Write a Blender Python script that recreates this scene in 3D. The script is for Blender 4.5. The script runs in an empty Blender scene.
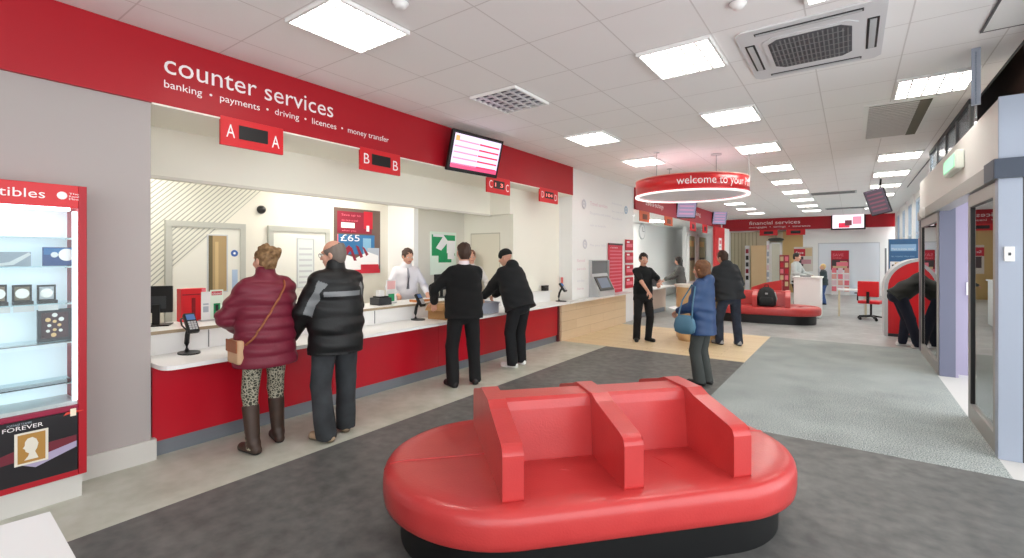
import bpy, bmesh, math, random
import numpy as np
from mathutils import Matrix, Vector

# ------------------------------------------------------------------ camera, sky, exposure
SC = bpy.context.scene
COL = SC.collection
FPX, CXP, HOR, YAW, EYE = 474.0, 512.0, 257.0, math.radians(35.6), 1.65
cam_data = bpy.data.cameras.new('camera')
cam_data.sensor_width = 36.0
cam_data.lens = 36.0 * FPX / 1024.0
cam_data.shift_y = (HOR - 279.0) / 1024.0
cam_data.clip_start = 0.05
cam = bpy.data.objects.new('camera', cam_data)
COL.objects.link(cam)
cam.location = (0, 0, EYE)
cam.rotation_euler = (math.radians(90), 0, YAW)
SC.camera = cam

world = bpy.data.worlds.new('daylight')
SC.world = world
world.use_nodes = True
bgn = world.node_tree.nodes['Background']
bgn.inputs[0].default_value = (0.955, 0.98, 1.0, 1)
bgn.inputs[1].default_value = 1.8

SC.view_settings.view_transform = 'Standard'
SC.view_settings.look = 'None'
SC.view_settings.gamma = 1.0
SC.view_settings.exposure = 0.97
SC.view_settings.use_curve_mapping = False
SC.cycles.max_bounces = 8
SC.cycles.diffuse_bounces = 5
SC.cycles.glossy_bounces = 3
SC.cycles.transmission_bounces = 6
SC.cycles.transparent_max_bounces = 10
SC.cycles.use_denoising = True
SC.cycles.sample_clamp_indirect = 4.0
LAMP = 7.5                                        # radiance of the fluorescent panels

CEIL = 3.47
WL = -4.62                                        # plane of the long left wall and its fascia
DFWD = (-math.sin(YAW), math.cos(YAW)); DRGT = (math.cos(YAW), math.sin(YAW))
def _dir(u):
    t = (u - CXP) / FPX
    return DFWD[0] + t * DRGT[0], DFWD[1] + t * DRGT[1]
def on_x(u, v, X):
    dx, dy = _dir(u); d = X / dx
    return d * dy, EYE - (v - HOR) / FPX * d      # Y, z
def on_y(u, v, Y):
    dx, dy = _dir(u); d = Y / dy
    return d * dx, EYE - (v - HOR) / FPX * d      # X, z
def on_z(u, v, z):
    dx, dy = _dir(u); d = (EYE - z) * FPX / (v - HOR)
    return d * dx, d * dy

# ------------------------------------------------------------------ materials
def lin(c):
    return tuple(((x / 255.0) / 12.92 if x <= 10 else (((x / 255.0) + 0.055) / 1.055) ** 2.4) for x in c)
MATS = {}
def mat(name, rgb, rough=0.5, metal=0.0, spec=0.5, coat=0.0, noise=None, bump=None, emit=None, alpha=None, trans=None, sheen=0):
    """rgb in 0..255; noise=(scale, amount, second rgb); bump=(scale, strength)"""
    if name in MATS: return MATS[name]
    m = bpy.data.materials.new(name); m.use_nodes = True
    nt = m.node_tree; b = nt.nodes['Principled BSDF']
    c = lin(rgb) + (1,)
    b.inputs['Base Color'].default_value = c
    b.inputs['Roughness'].default_value = rough
    b.inputs['Metallic'].default_value = metal
    b.inputs['Specular IOR Level'].default_value = spec
    if coat: b.inputs['Coat Weight'].default_value = coat; b.inputs['Coat Roughness'].default_value = 0.15
    if sheen: b.inputs['Sheen Weight'].default_value = sheen
    if trans: b.inputs['Transmission Weight'].default_value = trans
    if alpha is not None: b.inputs['Alpha'].default_value = alpha
    if emit: b.inputs['Emission Color'].default_value = lin(emit[0]) + (1,); b.inputs['Emission Strength'].default_value = emit[1]
    if noise or bump:
        tc = nt.nodes.new('ShaderNodeTexCoord')
    if noise:
        n = nt.nodes.new('ShaderNodeTexNoise'); n.inputs['Scale'].default_value = noise[0]; n.inputs['Detail'].default_value = 6
        nt.links.new(tc.outputs['Object'], n.inputs['Vector'])
        r = nt.nodes.new('ShaderNodeValToRGB')
        r.color_ramp.elements[0].position = 0.5 - noise[1]; r.color_ramp.elements[1].position = 0.5 + noise[1]
        r.color_ramp.elements[0].color = c; r.color_ramp.elements[1].color = lin(noise[2]) + (1,)
        nt.links.new(n.outputs['Fac'], r.inputs['Fac']); nt.links.new(r.outputs['Color'], b.inputs['Base Color'])
    if bump:
        n2 = nt.nodes.new('ShaderNodeTexNoise'); n2.inputs['Scale'].default_value = bump[0]; n2.inputs['Detail'].default_value = 4
        nt.links.new(tc.outputs['Object'], n2.inputs['Vector'])
        bp = nt.nodes.new('ShaderNodeBump'); bp.inputs['Strength'].default_value = bump[1]; bp.inputs['Distance'].default_value = 0.01
        nt.links.new(n2.outputs['Fac'], bp.inputs['Height']); nt.links.new(bp.outputs['Normal'], b.inputs['Normal'])
    MATS[name] = m
    return m

def ceiling_mat():
    m = mat('ceiling_tiles', (226, 223, 221), 0.9, spec=0.2, bump=(160, 0.15))
    nt = m.node_tree; b = nt.nodes['Principled BSDF']
    tc = nt.nodes.new('ShaderNodeTexCoord'); sp = nt.nodes.new('ShaderNodeSeparateXYZ')
    nt.links.new(tc.outputs['Object'], sp.inputs[0])
    outs = []
    for ax, off, pitch in (('X', 0.93, 0.65), ('Y', -1.92, 0.72)):
        a = nt.nodes.new('ShaderNodeMath'); a.operation = 'ADD'; a.inputs[1].default_value = off + pitch * 60
        nt.links.new(sp.outputs[ax], a.inputs[0])
        d = nt.nodes.new('ShaderNodeMath'); d.operation = 'DIVIDE'; d.inputs[1].default_value = pitch
        nt.links.new(a.outputs[0], d.inputs[0])
        f = nt.nodes.new('ShaderNodeMath'); f.operation = 'FRACT'; nt.links.new(d.outputs[0], f.inputs[0])
        s = nt.nodes.new('ShaderNodeMath'); s.operation = 'SUBTRACT'; s.inputs[1].default_value = 0.5; nt.links.new(f.outputs[0], s.inputs[0])
        ab = nt.nodes.new('ShaderNodeMath'); ab.operation = 'ABSOLUTE'; nt.links.new(s.outputs[0], ab.inputs[0])
        g = nt.nodes.new('ShaderNodeMath'); g.operation = 'GREATER_THAN'; g.inputs[1].default_value = 0.5 - 0.0055 / pitch
        nt.links.new(ab.outputs[0], g.inputs[0]); outs.append(g)
    mx = nt.nodes.new('ShaderNodeMath'); mx.operation = 'MAXIMUM'
    nt.links.new(outs[0].outputs[0], mx.inputs[0]); nt.links.new(outs[1].outputs[0], mx.inputs[1])
    mix = nt.nodes.new('ShaderNodeMix'); mix.data_type = 'RGBA'
    mix.inputs['A'].default_value = lin((247, 245, 244)) + (1,); mix.inputs['B'].default_value = lin((222, 218, 216)) + (1,)
    nt.links.new(mx.outputs[0], mix.inputs['Factor']); nt.links.new(mix.outputs['Result'], b.inputs['Base Color'])
    return m

def plank_mat(name, c1, c2, cm, rowh, width, rot=0.0, rough=0.45, axis='xy'):
    m = mat(name, c1, rough, spec=0.4)
    nt = m.node_tree; b = nt.nodes['Principled BSDF']
    tc = nt.nodes.new('ShaderNodeTexCoord'); mp = nt.nodes.new('ShaderNodeMapping')
    mp.inputs['Rotation'].default_value = {'xy': (0, 0, rot), 'yz': (0, math.radians(-90), math.radians(-90))}[axis]
    nt.links.new(tc.outputs['Object'], mp.inputs[0])
    br = nt.nodes.new('ShaderNodeTexBrick'); nt.links.new(mp.outputs[0], br.inputs['Vector'])
    br.inputs['Color1'].default_value = lin(c1) + (1,); br.inputs['Color2'].default_value = lin(c2) + (1,); br.inputs['Mortar'].default_value = lin(cm) + (1,)
    br.inputs['Scale'].default_value = 1.0; br.inputs['Mortar Size'].default_value = 0.003
    br.inputs['Brick Width'].default_value = width; br.inputs['Row Height'].default_value = rowh
    n = nt.nodes.new('ShaderNodeTexNoise'); n.inputs['Scale'].default_value = 3.0; n.inputs['Detail'].default_value = 8
    mp2 = nt.nodes.new('ShaderNodeMapping'); mp2.inputs['Scale'].default_value = (1, 12, 12); nt.links.new(mp.outputs[0], mp2.inputs[0]); nt.links.new(mp2.outputs[0], n.inputs['Vector'])
    mix = nt.nodes.new('ShaderNodeMix'); mix.data_type = 'RGBA'; mix.blend_type = 'MULTIPLY'; mix.inputs['Factor'].default_value = 0.13
    nt.links.new(br.outputs['Color'], mix.inputs['A']); nt.links.new(n.outputs['Fac'], mix.inputs['B'])
    nt.links.new(mix.outputs['Result'], b.inputs['Base Color'])
    return m

def speckle_mat(name, c1, c2, scale, lo, hi, rough=0.9, bump=0.0, spec=0.3):
    m = mat(name, c1, rough, spec=spec)
    nt = m.node_tree; b = nt.nodes['Principled BSDF']
    tc = nt.nodes.new('ShaderNodeTexCoord')
    n = nt.nodes.new('ShaderNodeTexNoise'); n.inputs['Scale'].default_value = scale; n.inputs['Detail'].default_value = 3
    n3 = nt.nodes.new('ShaderNodeTexNoise'); n3.inputs['Scale'].default_value = 1.7; n3.inputs['Detail'].default_value = 5
    nt.links.new(tc.outputs['Object'], n.inputs['Vector']); nt.links.new(tc.outputs['Object'], n3.inputs['Vector'])
    r = nt.nodes.new('ShaderNodeValToRGB'); r.color_ramp.elements[0].position = lo; r.color_ramp.elements[1].position = hi
    r.color_ramp.elements[0].color = lin(c1) + (1,); r.color_ramp.elements[1].color = lin(c2) + (1,)
    nt.links.new(n.outputs['Fac'], r.inputs['Fac'])
    mix = nt.nodes.new('ShaderNodeMix'); mix.data_type = 'RGBA'; mix.blend_type = 'OVERLAY'; mix.inputs['Factor'].default_value = 0.35
    nt.links.new(r.outputs['Color'], mix.inputs['A']); nt.links.new(n3.outputs['Fac'], mix.inputs['B'])
    nt.links.new(mix.outputs['Result'], b.inputs['Base Color'])
    if bump:
        bp = nt.nodes.new('ShaderNodeBump'); bp.inputs['Strength'].default_value = bump; bp.inputs['Distance'].default_value = 0.004
        nt.links.new(n.outputs['Fac'], bp.inputs['Height']); nt.links.new(bp.outputs['Normal'], b.inputs['Normal'])
    return m

def stripe_mat():
    """fine grey diagonal lines on the office wall (coordinates y, z of the panel)"""
    m = mat('diagonal_lines', (214, 213, 202), 0.7)
    if m.get('done'): return m
    m['done'] = 1
    nt = m.node_tree; b = nt.nodes['Principled BSDF']
    tc = nt.nodes.new('ShaderNodeTexCoord'); sp = nt.nodes.new('ShaderNodeSeparateXYZ'); nt.links.new(tc.outputs['Object'], sp.inputs[0])
    s = nt.nodes.new('ShaderNodeMath'); s.operation = 'SUBTRACT'; nt.links.new(sp.outputs['Z'], s.inputs[0]); nt.links.new(sp.outputs['Y'], s.inputs[1])
    a = nt.nodes.new('ShaderNodeMath'); a.operation = 'MULTIPLY_ADD'; a.inputs[1].default_value = 1 / 0.062; a.inputs[2].default_value = 200.0; nt.links.new(s.outputs[0], a.inputs[0])
    f = nt.nodes.new('ShaderNodeMath'); f.operation = 'FRACT'; nt.links.new(a.outputs[0], f.inputs[0])
    g = nt.nodes.new('ShaderNodeMath'); g.operation = 'LESS_THAN'; g.inputs[1].default_value = 0.30; nt.links.new(f.outputs[0], g.inputs[0])
    mix = nt.nodes.new('ShaderNodeMix'); mix.data_type = 'RGBA'
    mix.inputs['A'].default_value = lin((218, 216, 204)) + (1,); mix.inputs['B'].default_value = lin((156, 158, 150)) + (1,)
    nt.links.new(g.outputs[0], mix.inputs['Factor']); nt.links.new(mix.outputs['Result'], b.inputs['Base Color'])
    return m

def legging_mat():
    m = mat('patterned_leggings', (60, 62, 52), 0.8)
    nt = m.node_tree; b = nt.nodes['Principled BSDF']
    tc = nt.nodes.new('ShaderNodeTexCoord'); v = nt.nodes.new('ShaderNodeTexVoronoi'); v.inputs['Scale'].default_value = 42; v.feature = 'DISTANCE_TO_EDGE'
    nt.links.new(tc.outputs['Object'], v.inputs['Vector'])
    r = nt.nodes.new('ShaderNodeValToRGB'); r.color_ramp.elements[0].position = 0.03; r.color_ramp.elements[1].position = 0.16
    r.color_ramp.elements[0].color = lin((176, 170, 150)) + (1,); r.color_ramp.elements[1].color = lin((58, 58, 46)) + (1,)
    nt.links.new(v.outputs['Distance'], r.inputs['Fac']); nt.links.new(r.outputs['Color'], b.inputs['Base Color'])
    return m

def glass_mat(name, tint=(235, 245, 245), refl=0.12, rough=0.0):
    """thin pane: mostly see-through with a mirror share that grows towards grazing"""
    m = bpy.data.materials.new(name); m.use_nodes = True; nt = m.node_tree; nt.nodes.clear()
    o = nt.nodes.new('ShaderNodeOutputMaterial'); t = nt.nodes.new('ShaderNodeBsdfTransparent'); g = nt.nodes.new('ShaderNodeBsdfGlossy')
    t.inputs[0].default_value = lin(tint) + (1,); g.inputs['Roughness'].default_value = rough; g.inputs[0].default_value = (1, 1, 1, 1)
    fr = nt.nodes.new('ShaderNodeFresnel'); fr.inputs[0].default_value = 1.5
    ad = nt.nodes.new('ShaderNodeMath'); ad.operation = 'ADD'; ad.inputs[1].default_value = refl; ad.use_clamp = True
    nt.links.new(fr.outputs[0], ad.inputs[0])
    mx = nt.nodes.new('ShaderNodeMixShader'); nt.links.new(ad.outputs[0], mx.inputs[0]); nt.links.new(t.outputs[0], mx.inputs[1]); nt.links.new(g.outputs[0], mx.inputs[2])
    nt.links.new(mx.outputs[0], o.inputs[0]); MATS[name] = m
    return m

RED = mat('red_fascia', (174, 18, 34), 0.42, spec=0.4)
REDGLOSS = mat('red_laminate', (190, 12, 36), 0.3, spec=0.5)
REDBRIGHT = mat('bright_red', (214, 26, 36), 0.4)
WHITE = mat('white_paint', (244, 244, 242), 0.6)
WHITEGL = mat('white_laminate', (240, 240, 238), 0.3)
CREAM = mat('cream_wall', (244, 241, 228), 0.75)
OFFWALL = mat('office_wall', (222, 218, 206), 0.75)
TAUPE = mat('taupe_wall', (176, 169, 166), 0.8)
SKIRT = mat('skirting_paint', (206, 204, 198), 0.5)
BLACK = mat('black_plastic', (9, 9, 10), 0.4)
DARK = mat('dark_grey_plastic', (52, 54, 58), 0.45)
GREY = mat('grey_plastic', (130, 132, 134), 0.5)
LGREY = mat('light_grey_plastic', (192, 194, 196), 0.45)
STEEL = mat('brushed_steel', (176, 178, 178), 0.35, metal=0.9)
ALU = mat('door_aluminium', (164, 162, 158), 0.42, metal=0.35)
KICK = mat('kick_steel', (136, 142, 150), 0.38, metal=0.5)
BLUEGREY = mat('bluegrey_tint', (160, 170, 186), 0.5)  # entrance post's grey with the daylight's blue cast mixed in
NAVYGREY = mat('slate_beam', (58, 68, 84), 0.5)
TUBE = mat('lit_tube_panel', (255, 255, 255), 0.5, emit=((255, 250, 242), LAMP))
LOUVRE = mat('louvre_metal', (222, 222, 220), 0.35, metal=0.3)
LETTER = mat('white_lettering', (246, 240, 240), 0.5)
WOODL = plank_mat('light_wood_panel', (236, 212, 178), (228, 202, 166), (196, 164, 124), 0.19, 1.3, axis='yz')
WOODF = plank_mat('light_wood_floor', (240, 218, 178), (232, 208, 166), (190, 160, 116), 0.13, 1.2)
WOODP = mat('podium_wood', (214, 176, 128), 0.4, noise=(3, 0.25, (200, 160, 112)))
CARPET = speckle_mat('speckled_carpet', (104, 114, 112), (192, 198, 196), 95, 0.36, 0.64, 0.95, 0.4)
DARKF = speckle_mat('dark_stone_vinyl', (84, 85, 84), (110, 111, 108), 9, 0.3, 0.7, 0.5, spec=0.4)
LIGHTF = speckle_mat('pale_green_grey_vinyl', (184, 187, 172), (200, 202, 190), 7, 0.3, 0.7, 0.45, spec=0.4)
GREYF = speckle_mat('mid_grey_vinyl', (156, 160, 158), (174, 178, 176), 6, 0.3, 0.7, 0.35, spec=0.5)
LEATHER = mat('red_leather', (188, 52, 53), 0.32, spec=0.5, coat=0.15, noise=(6, 0.3, (198, 62, 60)), bump=(90, 0.12))
GLASS = glass_mat('clear_glass', (238, 246, 246), 0.03)
CASEGLASS = glass_mat('case_glass', (246, 250, 250), -0.025)
DOORGLASS = glass_mat('door_glass', (214, 224, 226), 0.16)
SHELFGLASS = glass_mat('shelf_glass', (216, 234, 236), 0.05)
ACRYL = mat('blue_grey_acrylic', (128, 148, 164), 0.2, alpha=0.65)
CARD = mat('cardboard', (172, 128, 80), 0.8)
BROWN = mat('dark_brown_panel', (74, 54, 47), 0.7)

# ------------------------------------------------------------------ mesh building
def frame(o, a, b, c):
    """local axes a, b, c as columns at origin o"""
    M = Matrix.Identity(4)
    for i, v in enumerate((a, b, c)):
        for j in range(3): M[j][i] = v[j]
    for j in range(3): M[j][3] = o[j]
    return M
def wall_x(X, Y, z): return frame((X, Y, z), (0, 1, 0), (0, 0, 1), (1, 0, 0))      # seen from +X: a to the right is +Y
def wall_y(Y, X, z): return frame((X, Y, z), (1, 0, 0), (0, 0, 1), (0, -1, 0))     # seen from -Y: a to the right is +X

def tag(o, label=None, cat=None, group=None, kind=None):
    if label: o['label'] = label
    if cat: o['category'] = cat
    if group: o['group'] = group
    if kind: o['kind'] = kind
    return o

class MB:
    def __init__(s, T=None): s.v = []; s.f = []; s.m = []; s.mats = []; s.T = T or Matrix.Identity(4); s.smooth = []
    def mi(s, m):
        if m not in s.mats: s.mats.append(m)
        return s.mats.index(m)
    def add(s, vs, fs, m, sm=False):
        n = len(s.v); k = s.mi(m)
        s.v += [tuple(s.T @ Vector(p)) for p in vs]
        flip = s.T.to_3x3().determinant() < 0
        for f in fs:
            f = [n + i for i in f]
            s.f.append(tuple(reversed(f)) if flip else tuple(f)); s.m.append(k); s.smooth.append(sm)
        return s
    def box(s, x0, x1, y0, y1, z0, z1, m):
        x0, x1 = sorted((x0, x1)); y0, y1 = sorted((y0, y1)); z0, z1 = sorted((z0, z1))
        vs = [(x0, y0, z0), (x1, y0, z0), (x1, y1, z0), (x0, y1, z0), (x0, y0, z1), (x1, y0, z1), (x1, y1, z1), (x0, y1, z1)]
        return s.add(vs, [(0, 3, 2, 1), (4, 5, 6, 7), (0, 1, 5, 4), (1, 2, 6, 5), (2, 3, 7, 6), (3, 0, 4, 7)], m)
    def prism(s, pts, z0, z1, m, sm=False):
        n = len(pts)
        ar = sum(pts[i][0] * pts[(i + 1) % n][1] - pts[(i + 1) % n][0] * pts[i][1] for i in range(n))
        if ar < 0: pts = pts[::-1]
        vs = [(p[0], p[1], z0) for p in pts] + [(p[0], p[1], z1) for p in pts]
        s.add(vs, [tuple(range(n))[::-1], tuple(range(n, 2 * n))], m)
        return s.add(vs, [(i, (i + 1) % n, n + (i + 1) % n, n + i) for i in range(n)], m, sm)
    def cyl(s, c, r, z0, z1, m, n=24, r2=None, sm=True):
        r2 = r if r2 is None else r2
        vs = [(c[0] + r * math.cos(2 * math.pi * i / n), c[1] + r * math.sin(2 * math.pi * i / n), z0) for i in range(n)]
        vs += [(c[0] + r2 * math.cos(2 * math.pi * i / n), c[1] + r2 * math.sin(2 * math.pi * i / n), z1) for i in range(n)]
        s.add(vs, [tuple(range(n))[::-1], tuple(range(n, 2 * n))], m)
        return s.add(vs, [(i, (i + 1) % n, n + (i + 1) % n, n + i) for i in range(n)], m, sm)
    def lathe(s, c, prof, m, n=32, closed=False):
        vs = []; k = len(prof)
        for i in range(n):
            a = 2 * math.pi * i / n
            vs += [(c[0] + r * math.cos(a), c[1] + r * math.sin(a), z) for r, z in prof]
        fs = []
        for i in range(n):
            j = (i + 1) % n
            for q in range(k if closed else k - 1):
                w = (q + 1) % k
                fs.append((i * k + q, j * k + q, j * k + w, i * k + w))
        return s.add(vs, fs, m, True)
    def tube(s, pts, r, m, n=8):
        pts = [Vector(p) for p in pts]; vs = []; rr = r if isinstance(r, (list, tuple)) else [r] * len(pts)
        up = Vector((0, 0, 1))
        for i, p in enumerate(pts):
            t = (pts[min(i + 1, len(pts) - 1)] - pts[max(i - 1, 0)]).normalized()
            a = t.cross(up)
            if a.length < 1e-3: a = t.cross(Vector((1, 0, 0)))
            a.normalize(); b = a.cross(t).normalized()
            for k in range(n):
                w = 2 * math.pi * k / n
                vs.append(tuple(p + (a * math.cos(w) + b * math.sin(w)) * rr[i]))
        fs = [(i * n + k, i * n + (k + 1) % n, (i + 1) * n + (k + 1) % n, (i + 1) * n + k) for i in range(len(pts) - 1) for k in range(n)]
        s.add(vs, fs, m, True)
        return s.add(vs, [tuple(range(n))[::-1], tuple(range((len(pts) - 1) * n, len(pts) * n))], m)
    def text(s, txt, x0, y0, w, h, m, ex=0.002, z=0.0, fn=None):
        """txt fitted into width w and cap height h with its lower left corner at x0, y0"""
        cu = bpy.data.curves.new('t', 'FONT'); cu.body = txt; cu.size = 1.0; cu.extrude = 0.0; cu.resolution_u = 3
        ob = bpy.data.objects.new('t', cu); me = ob.to_mesh()
        co = np.array([v.co[:] for v in me.vertices]); fs = [tuple(p.vertices) for p in me.polygons]
        ob.to_mesh_clear(); bpy.data.objects.remove(ob); bpy.data.curves.remove(cu)
        if not len(co): return s
        a0, a1 = co[:, 0].min(), co[:, 0].max(); hh = 0.70
        kx = (w / (a1 - a0)) if w else h / hh; ky = h / hh
        vs = [(x0 + (p[0] - a0) * kx, y0 + p[1] * ky, z + ex) for p in co]
        if fn: vs = [fn(p) for p in vs]
        return s.add(vs, fs, m)
    def build(s, name, parent=None, bevel=0, seg=2, subsurf=0, weld=False, origin=None):
        me = bpy.data.meshes.new(name)
        V = s.v
        if parent is not None:
            inv = (Matrix.Translation(parent.location) @ parent.rotation_euler.to_matrix().to_4x4()).inverted()
            if parent.get('_chain'): inv = Matrix([parent['_chain'][i * 4:(i + 1) * 4] for i in range(4)])
            V = [tuple(inv @ Vector(p)) for p in V]; org = None
        else:
            if origin is None:
                A = np.array(V); org = Vector(((A[:, 0].min() + A[:, 0].max()) / 2, (A[:, 1].min() + A[:, 1].max()) / 2, A[:, 2].min()))
            else: org = Vector(origin)
            V = [tuple(Vector(p) - org) for p in V]
        me.from_pydata(V, [], s.f)
        for m in s.mats: me.materials.append(m)
        me.polygons.foreach_set('material_index', s.m); me.polygons.foreach_set('use_smooth', s.smooth)
        me.update()
        o = bpy.data.objects.new(name, me); COL.objects.link(o)
        if parent is not None: o.parent = parent
        else: o.location = org
        if weld: w = o.modifiers.new('weld', 'WELD'); w.merge_threshold = 0.0005
        if bevel:
            b = o.modifiers.new('bevel', 'BEVEL'); b.width = bevel; b.segments = seg; b.limit_method = 'ANGLE'; b.angle_limit = math.radians(40); b.harden_normals = False
        if subsurf:
            b = o.modifiers.new('sub', 'SUBSURF'); b.levels = subsurf; b.render_levels = subsurf
        return o
    def sub(s, name, part, **k):
        """a sub-part of a part: the part sits at its thing's origin, so it shares the thing's frame"""
        th = part.parent
        o = s.build(name, th, **k); o.parent = part
        return o

def thing(name, label, cat, loc=(0, 0, 0), rotz=0.0, group=None):
    o = bpy.data.objects.new(name, None); COL.objects.link(o)
    o.location = loc; o.rotation_euler = (0, 0, rotz); o.empty_display_size = 0.1
    return tag(o, label, cat, group)

def copy_tree(o, parent=None):
    c = o.copy(); COL.objects.link(c); c.parent = parent
    for ch in [x for x in COL.objects if x.parent == o]: copy_tree(ch, c)
    return c

def struct(name, mb, **k):
    return tag(mb.build(name, origin=(0, 0, 0), **k), kind='structure')

# ------------------------------------------------------------------ the room
LILAC = mat('lilac_wall', (168, 162, 186), 0.6)
YE = 25.5
m = MB()
m.box(-7.2, -3.69, -4.5, 8.15, -0.1, 0, LIGHTF)
m.box(-3.69, -1.36, -4.5, 8.15, -0.1, 0, DARKF)
m.box(-1.36, 3.2, -4.5, 5.03, -0.1, 0, DARKF)
m.box(-1.36, 0.98, 5.03, 11.1, -0.1, 0, CARPET)
m.box(0.98, 3.2, 5.03, 11.1, -0.1, 0, mat('lobby_mat', (206, 206, 204), 0.8))
m.box(-7.2, -1.36, 8.15, 11.1, -0.1, 0, WOODF)
m.box(-7.2, 3.2, 11.1, YE + 0.2, -0.1, 0, GREYF)
struct('floor', m)
m = MB(); m.box(-7.2, 1.18, -4.5, YE + 0.2, CEIL, CEIL + 0.12, ceiling_mat())
struct('ceiling', m)
m = MB(); m.box(1.175, 1.19, -2.5, 16.0, CEIL - 0.012, CEIL + 0.5, DARK); m.box(1.2, 3.2, -2.5, 11.0, CEIL + 0.45, CEIL + 0.5, BROWN)
struct('trim_ceiling', m)

# left wall, near part, with its skirting
m = MB(); m.box(-4.95, WL, -4.5, 1.42, 0, CEIL, TAUPE); m.box(-4.95, WL, 1.42, 8.53, 2.9, CEIL, CREAM)
m.box(-5.2, -4.95, 6.95, 8.6, 0, CEIL, CREAM)
m.box(-4.95, WL - 0.02, 8.6, 11.93, 0, CEIL, WHITE)
m.box(-4.95, WL - 0.02, 11.93, 22.3, 2.95, CEIL, WHITE)
struct('wall_left', m)
m = MB(); m.prism([(WL, -4.5), (WL + .022, -4.5), (WL + .022, 1.455), (-4.9, 1.455), (-4.9, 1.421), (WL, 1.421)], 0, 0.17, SKIRT)
struct('baseboard_left', m, bevel=0.004)
# bulkhead over the counter opening
m = MB(); m.box(-5.6, -5.4, 1.0, 6.9, 2.42, 2.95, CREAM); m.box(-5.6, -4.951, 6.85, 6.949, 2.42, 2.95, CREAM)
m.box(-5.4, -4.952, 1.42, 6.84, 2.895, 2.949, CREAM)
m.box(-5.42, -5.385, 1.0, 6.9, 2.40, 2.43, OFFWALL)
struct('trim_bulkhead', m)
# office behind the counter
m = MB(); m.box(-7.0, -6.8, -0.5, 5.65, 0, 3.0, OFFWALL); m.box(-7.0, -6.12, 5.65, 5.75, 0, 3.0, WHITE)
m.box(-6.32, -6.12, 5.75, 7.1, 0, 3.0, OFFWALL)
m.box(-6.12, -5.2, 6.95, 7.1, 0, 3.0, CREAM)
m.box(-7.0, -4.9, -0.6, -0.5, 0, 3.0, OFFWALL)
struct('wall_office', m)
m = MB(); m.box(-7.0, -4.9, -0.6, 7.1, 2.95, 3.05, WHITE); struct('ceiling_office', m)
m = MB()
y0, y1 = 1.6, 3.42
m.T = wall_x(-6.8, 0, 0)
m.prism([(1.3, 1.25), (2.12, 1.25), (2.22, 1.42), (3.42, 2.62), (1.3, 2.62)], 0.0, 0.004, stripe_mat())
struct('trim_striped_panel', m)
# area beyond the white wall: second counter recess
m = MB(); m.box(-6.7, -6.5, 11.5, 25.5, 0, 3.2, WHITE); m.box(-6.5, -4.95, 11.8, 11.93, 0, 2.95, WHITE)

m.box(-6.5, -4.64, 11.93, 22.3, 2.93, 3.0, WHITE)
struct('wall_recess', m)
# far wall
m = MB(); m.box(-7.0, 2.2, YE, YE + 0.2, 0, CEIL, WHITE)
struct('wall_far', m)
m = MB(); m.box(-4.95, -1.6, -4.6, -4.5, 0, CEIL, TAUPE); struct('wall_rear_light_block', m)  # unseen partial wall, added to cut the daylight on the left wall

def fascia(name, label, mb, **k):
    o = mb.build(name); return tag(o, label, 'fascia board')
# ---- red fascia boards
fa = thing('fascia_board', 'long red fascia board reading counter services above the left counter', 'fascia board', (WL, 3.0, 2.9))
m = MB(); m.box(WL, WL + 0.035, -4.5, 8.53, 2.9, CEIL - 0.002, RED); m.build('board', fa)
m = MB(); m.box(WL - 0.33, WL + 0.034, 1.42, 8.53, 2.885, 2.899, CREAM); m.build('edge_strip', fa)
T = wall_x(WL + 0.035, 0, 0)
m = MB(T); m.text('counter services', 1.50, 3.165, 1.56, 0.165, LETTER); m.build('lettering', fa)
m = MB(T); m.text('banking  \u2022  payments  \u2022  driving  \u2022  licences  \u2022  money transfer', 1.50, 3.045, 2.32, 0.062, LETTER); m.build('lettering', fa)
fb = thing('fascia_board', 'red fascia board over the second counter beyond the white wall', 'fascia board', (WL, 16.0, 2.9))
m = MB(); m.box(WL, WL + 0.035, 11.95, 21.9, 2.9, CEIL - 0.002, RED); m.build('board', fb)
T = wall_x(WL + 0.035, 0, 0)
m = MB(T); m.text('travel & exchange', 12.7, 3.08, 1.5, 0.14, LETTER); m.build('lettering', fb)
m = MB(T); m.text('banking', 17.4, 3.16, 1.1, 0.16, LETTER); m.build('lettering', fb)
fc = thing('fascia_board', 'red fascia board reading financial services across the far wall', 'fascia board', (-2, YE - 0.3, 2.9))
m = MB(); m.box(-5.2, 1.5, YE - 0.3, YE - 0.04, 2.92, CEIL - 0.002, RED); m.build('board', fc)
T = wall_y(YE - 0.3, 0, 0)
m = MB(T); m.text('financial services', -4.0, 3.19, 2.1, 0.16, LETTER); m.build('lettering', fc); m = MB(T); m.text('mortgages  \u2022  savings  \u2022  insurance', -4.0, 3.03, 2.5, 0.08, LETTER); m.build('lettering', fc)

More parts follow.
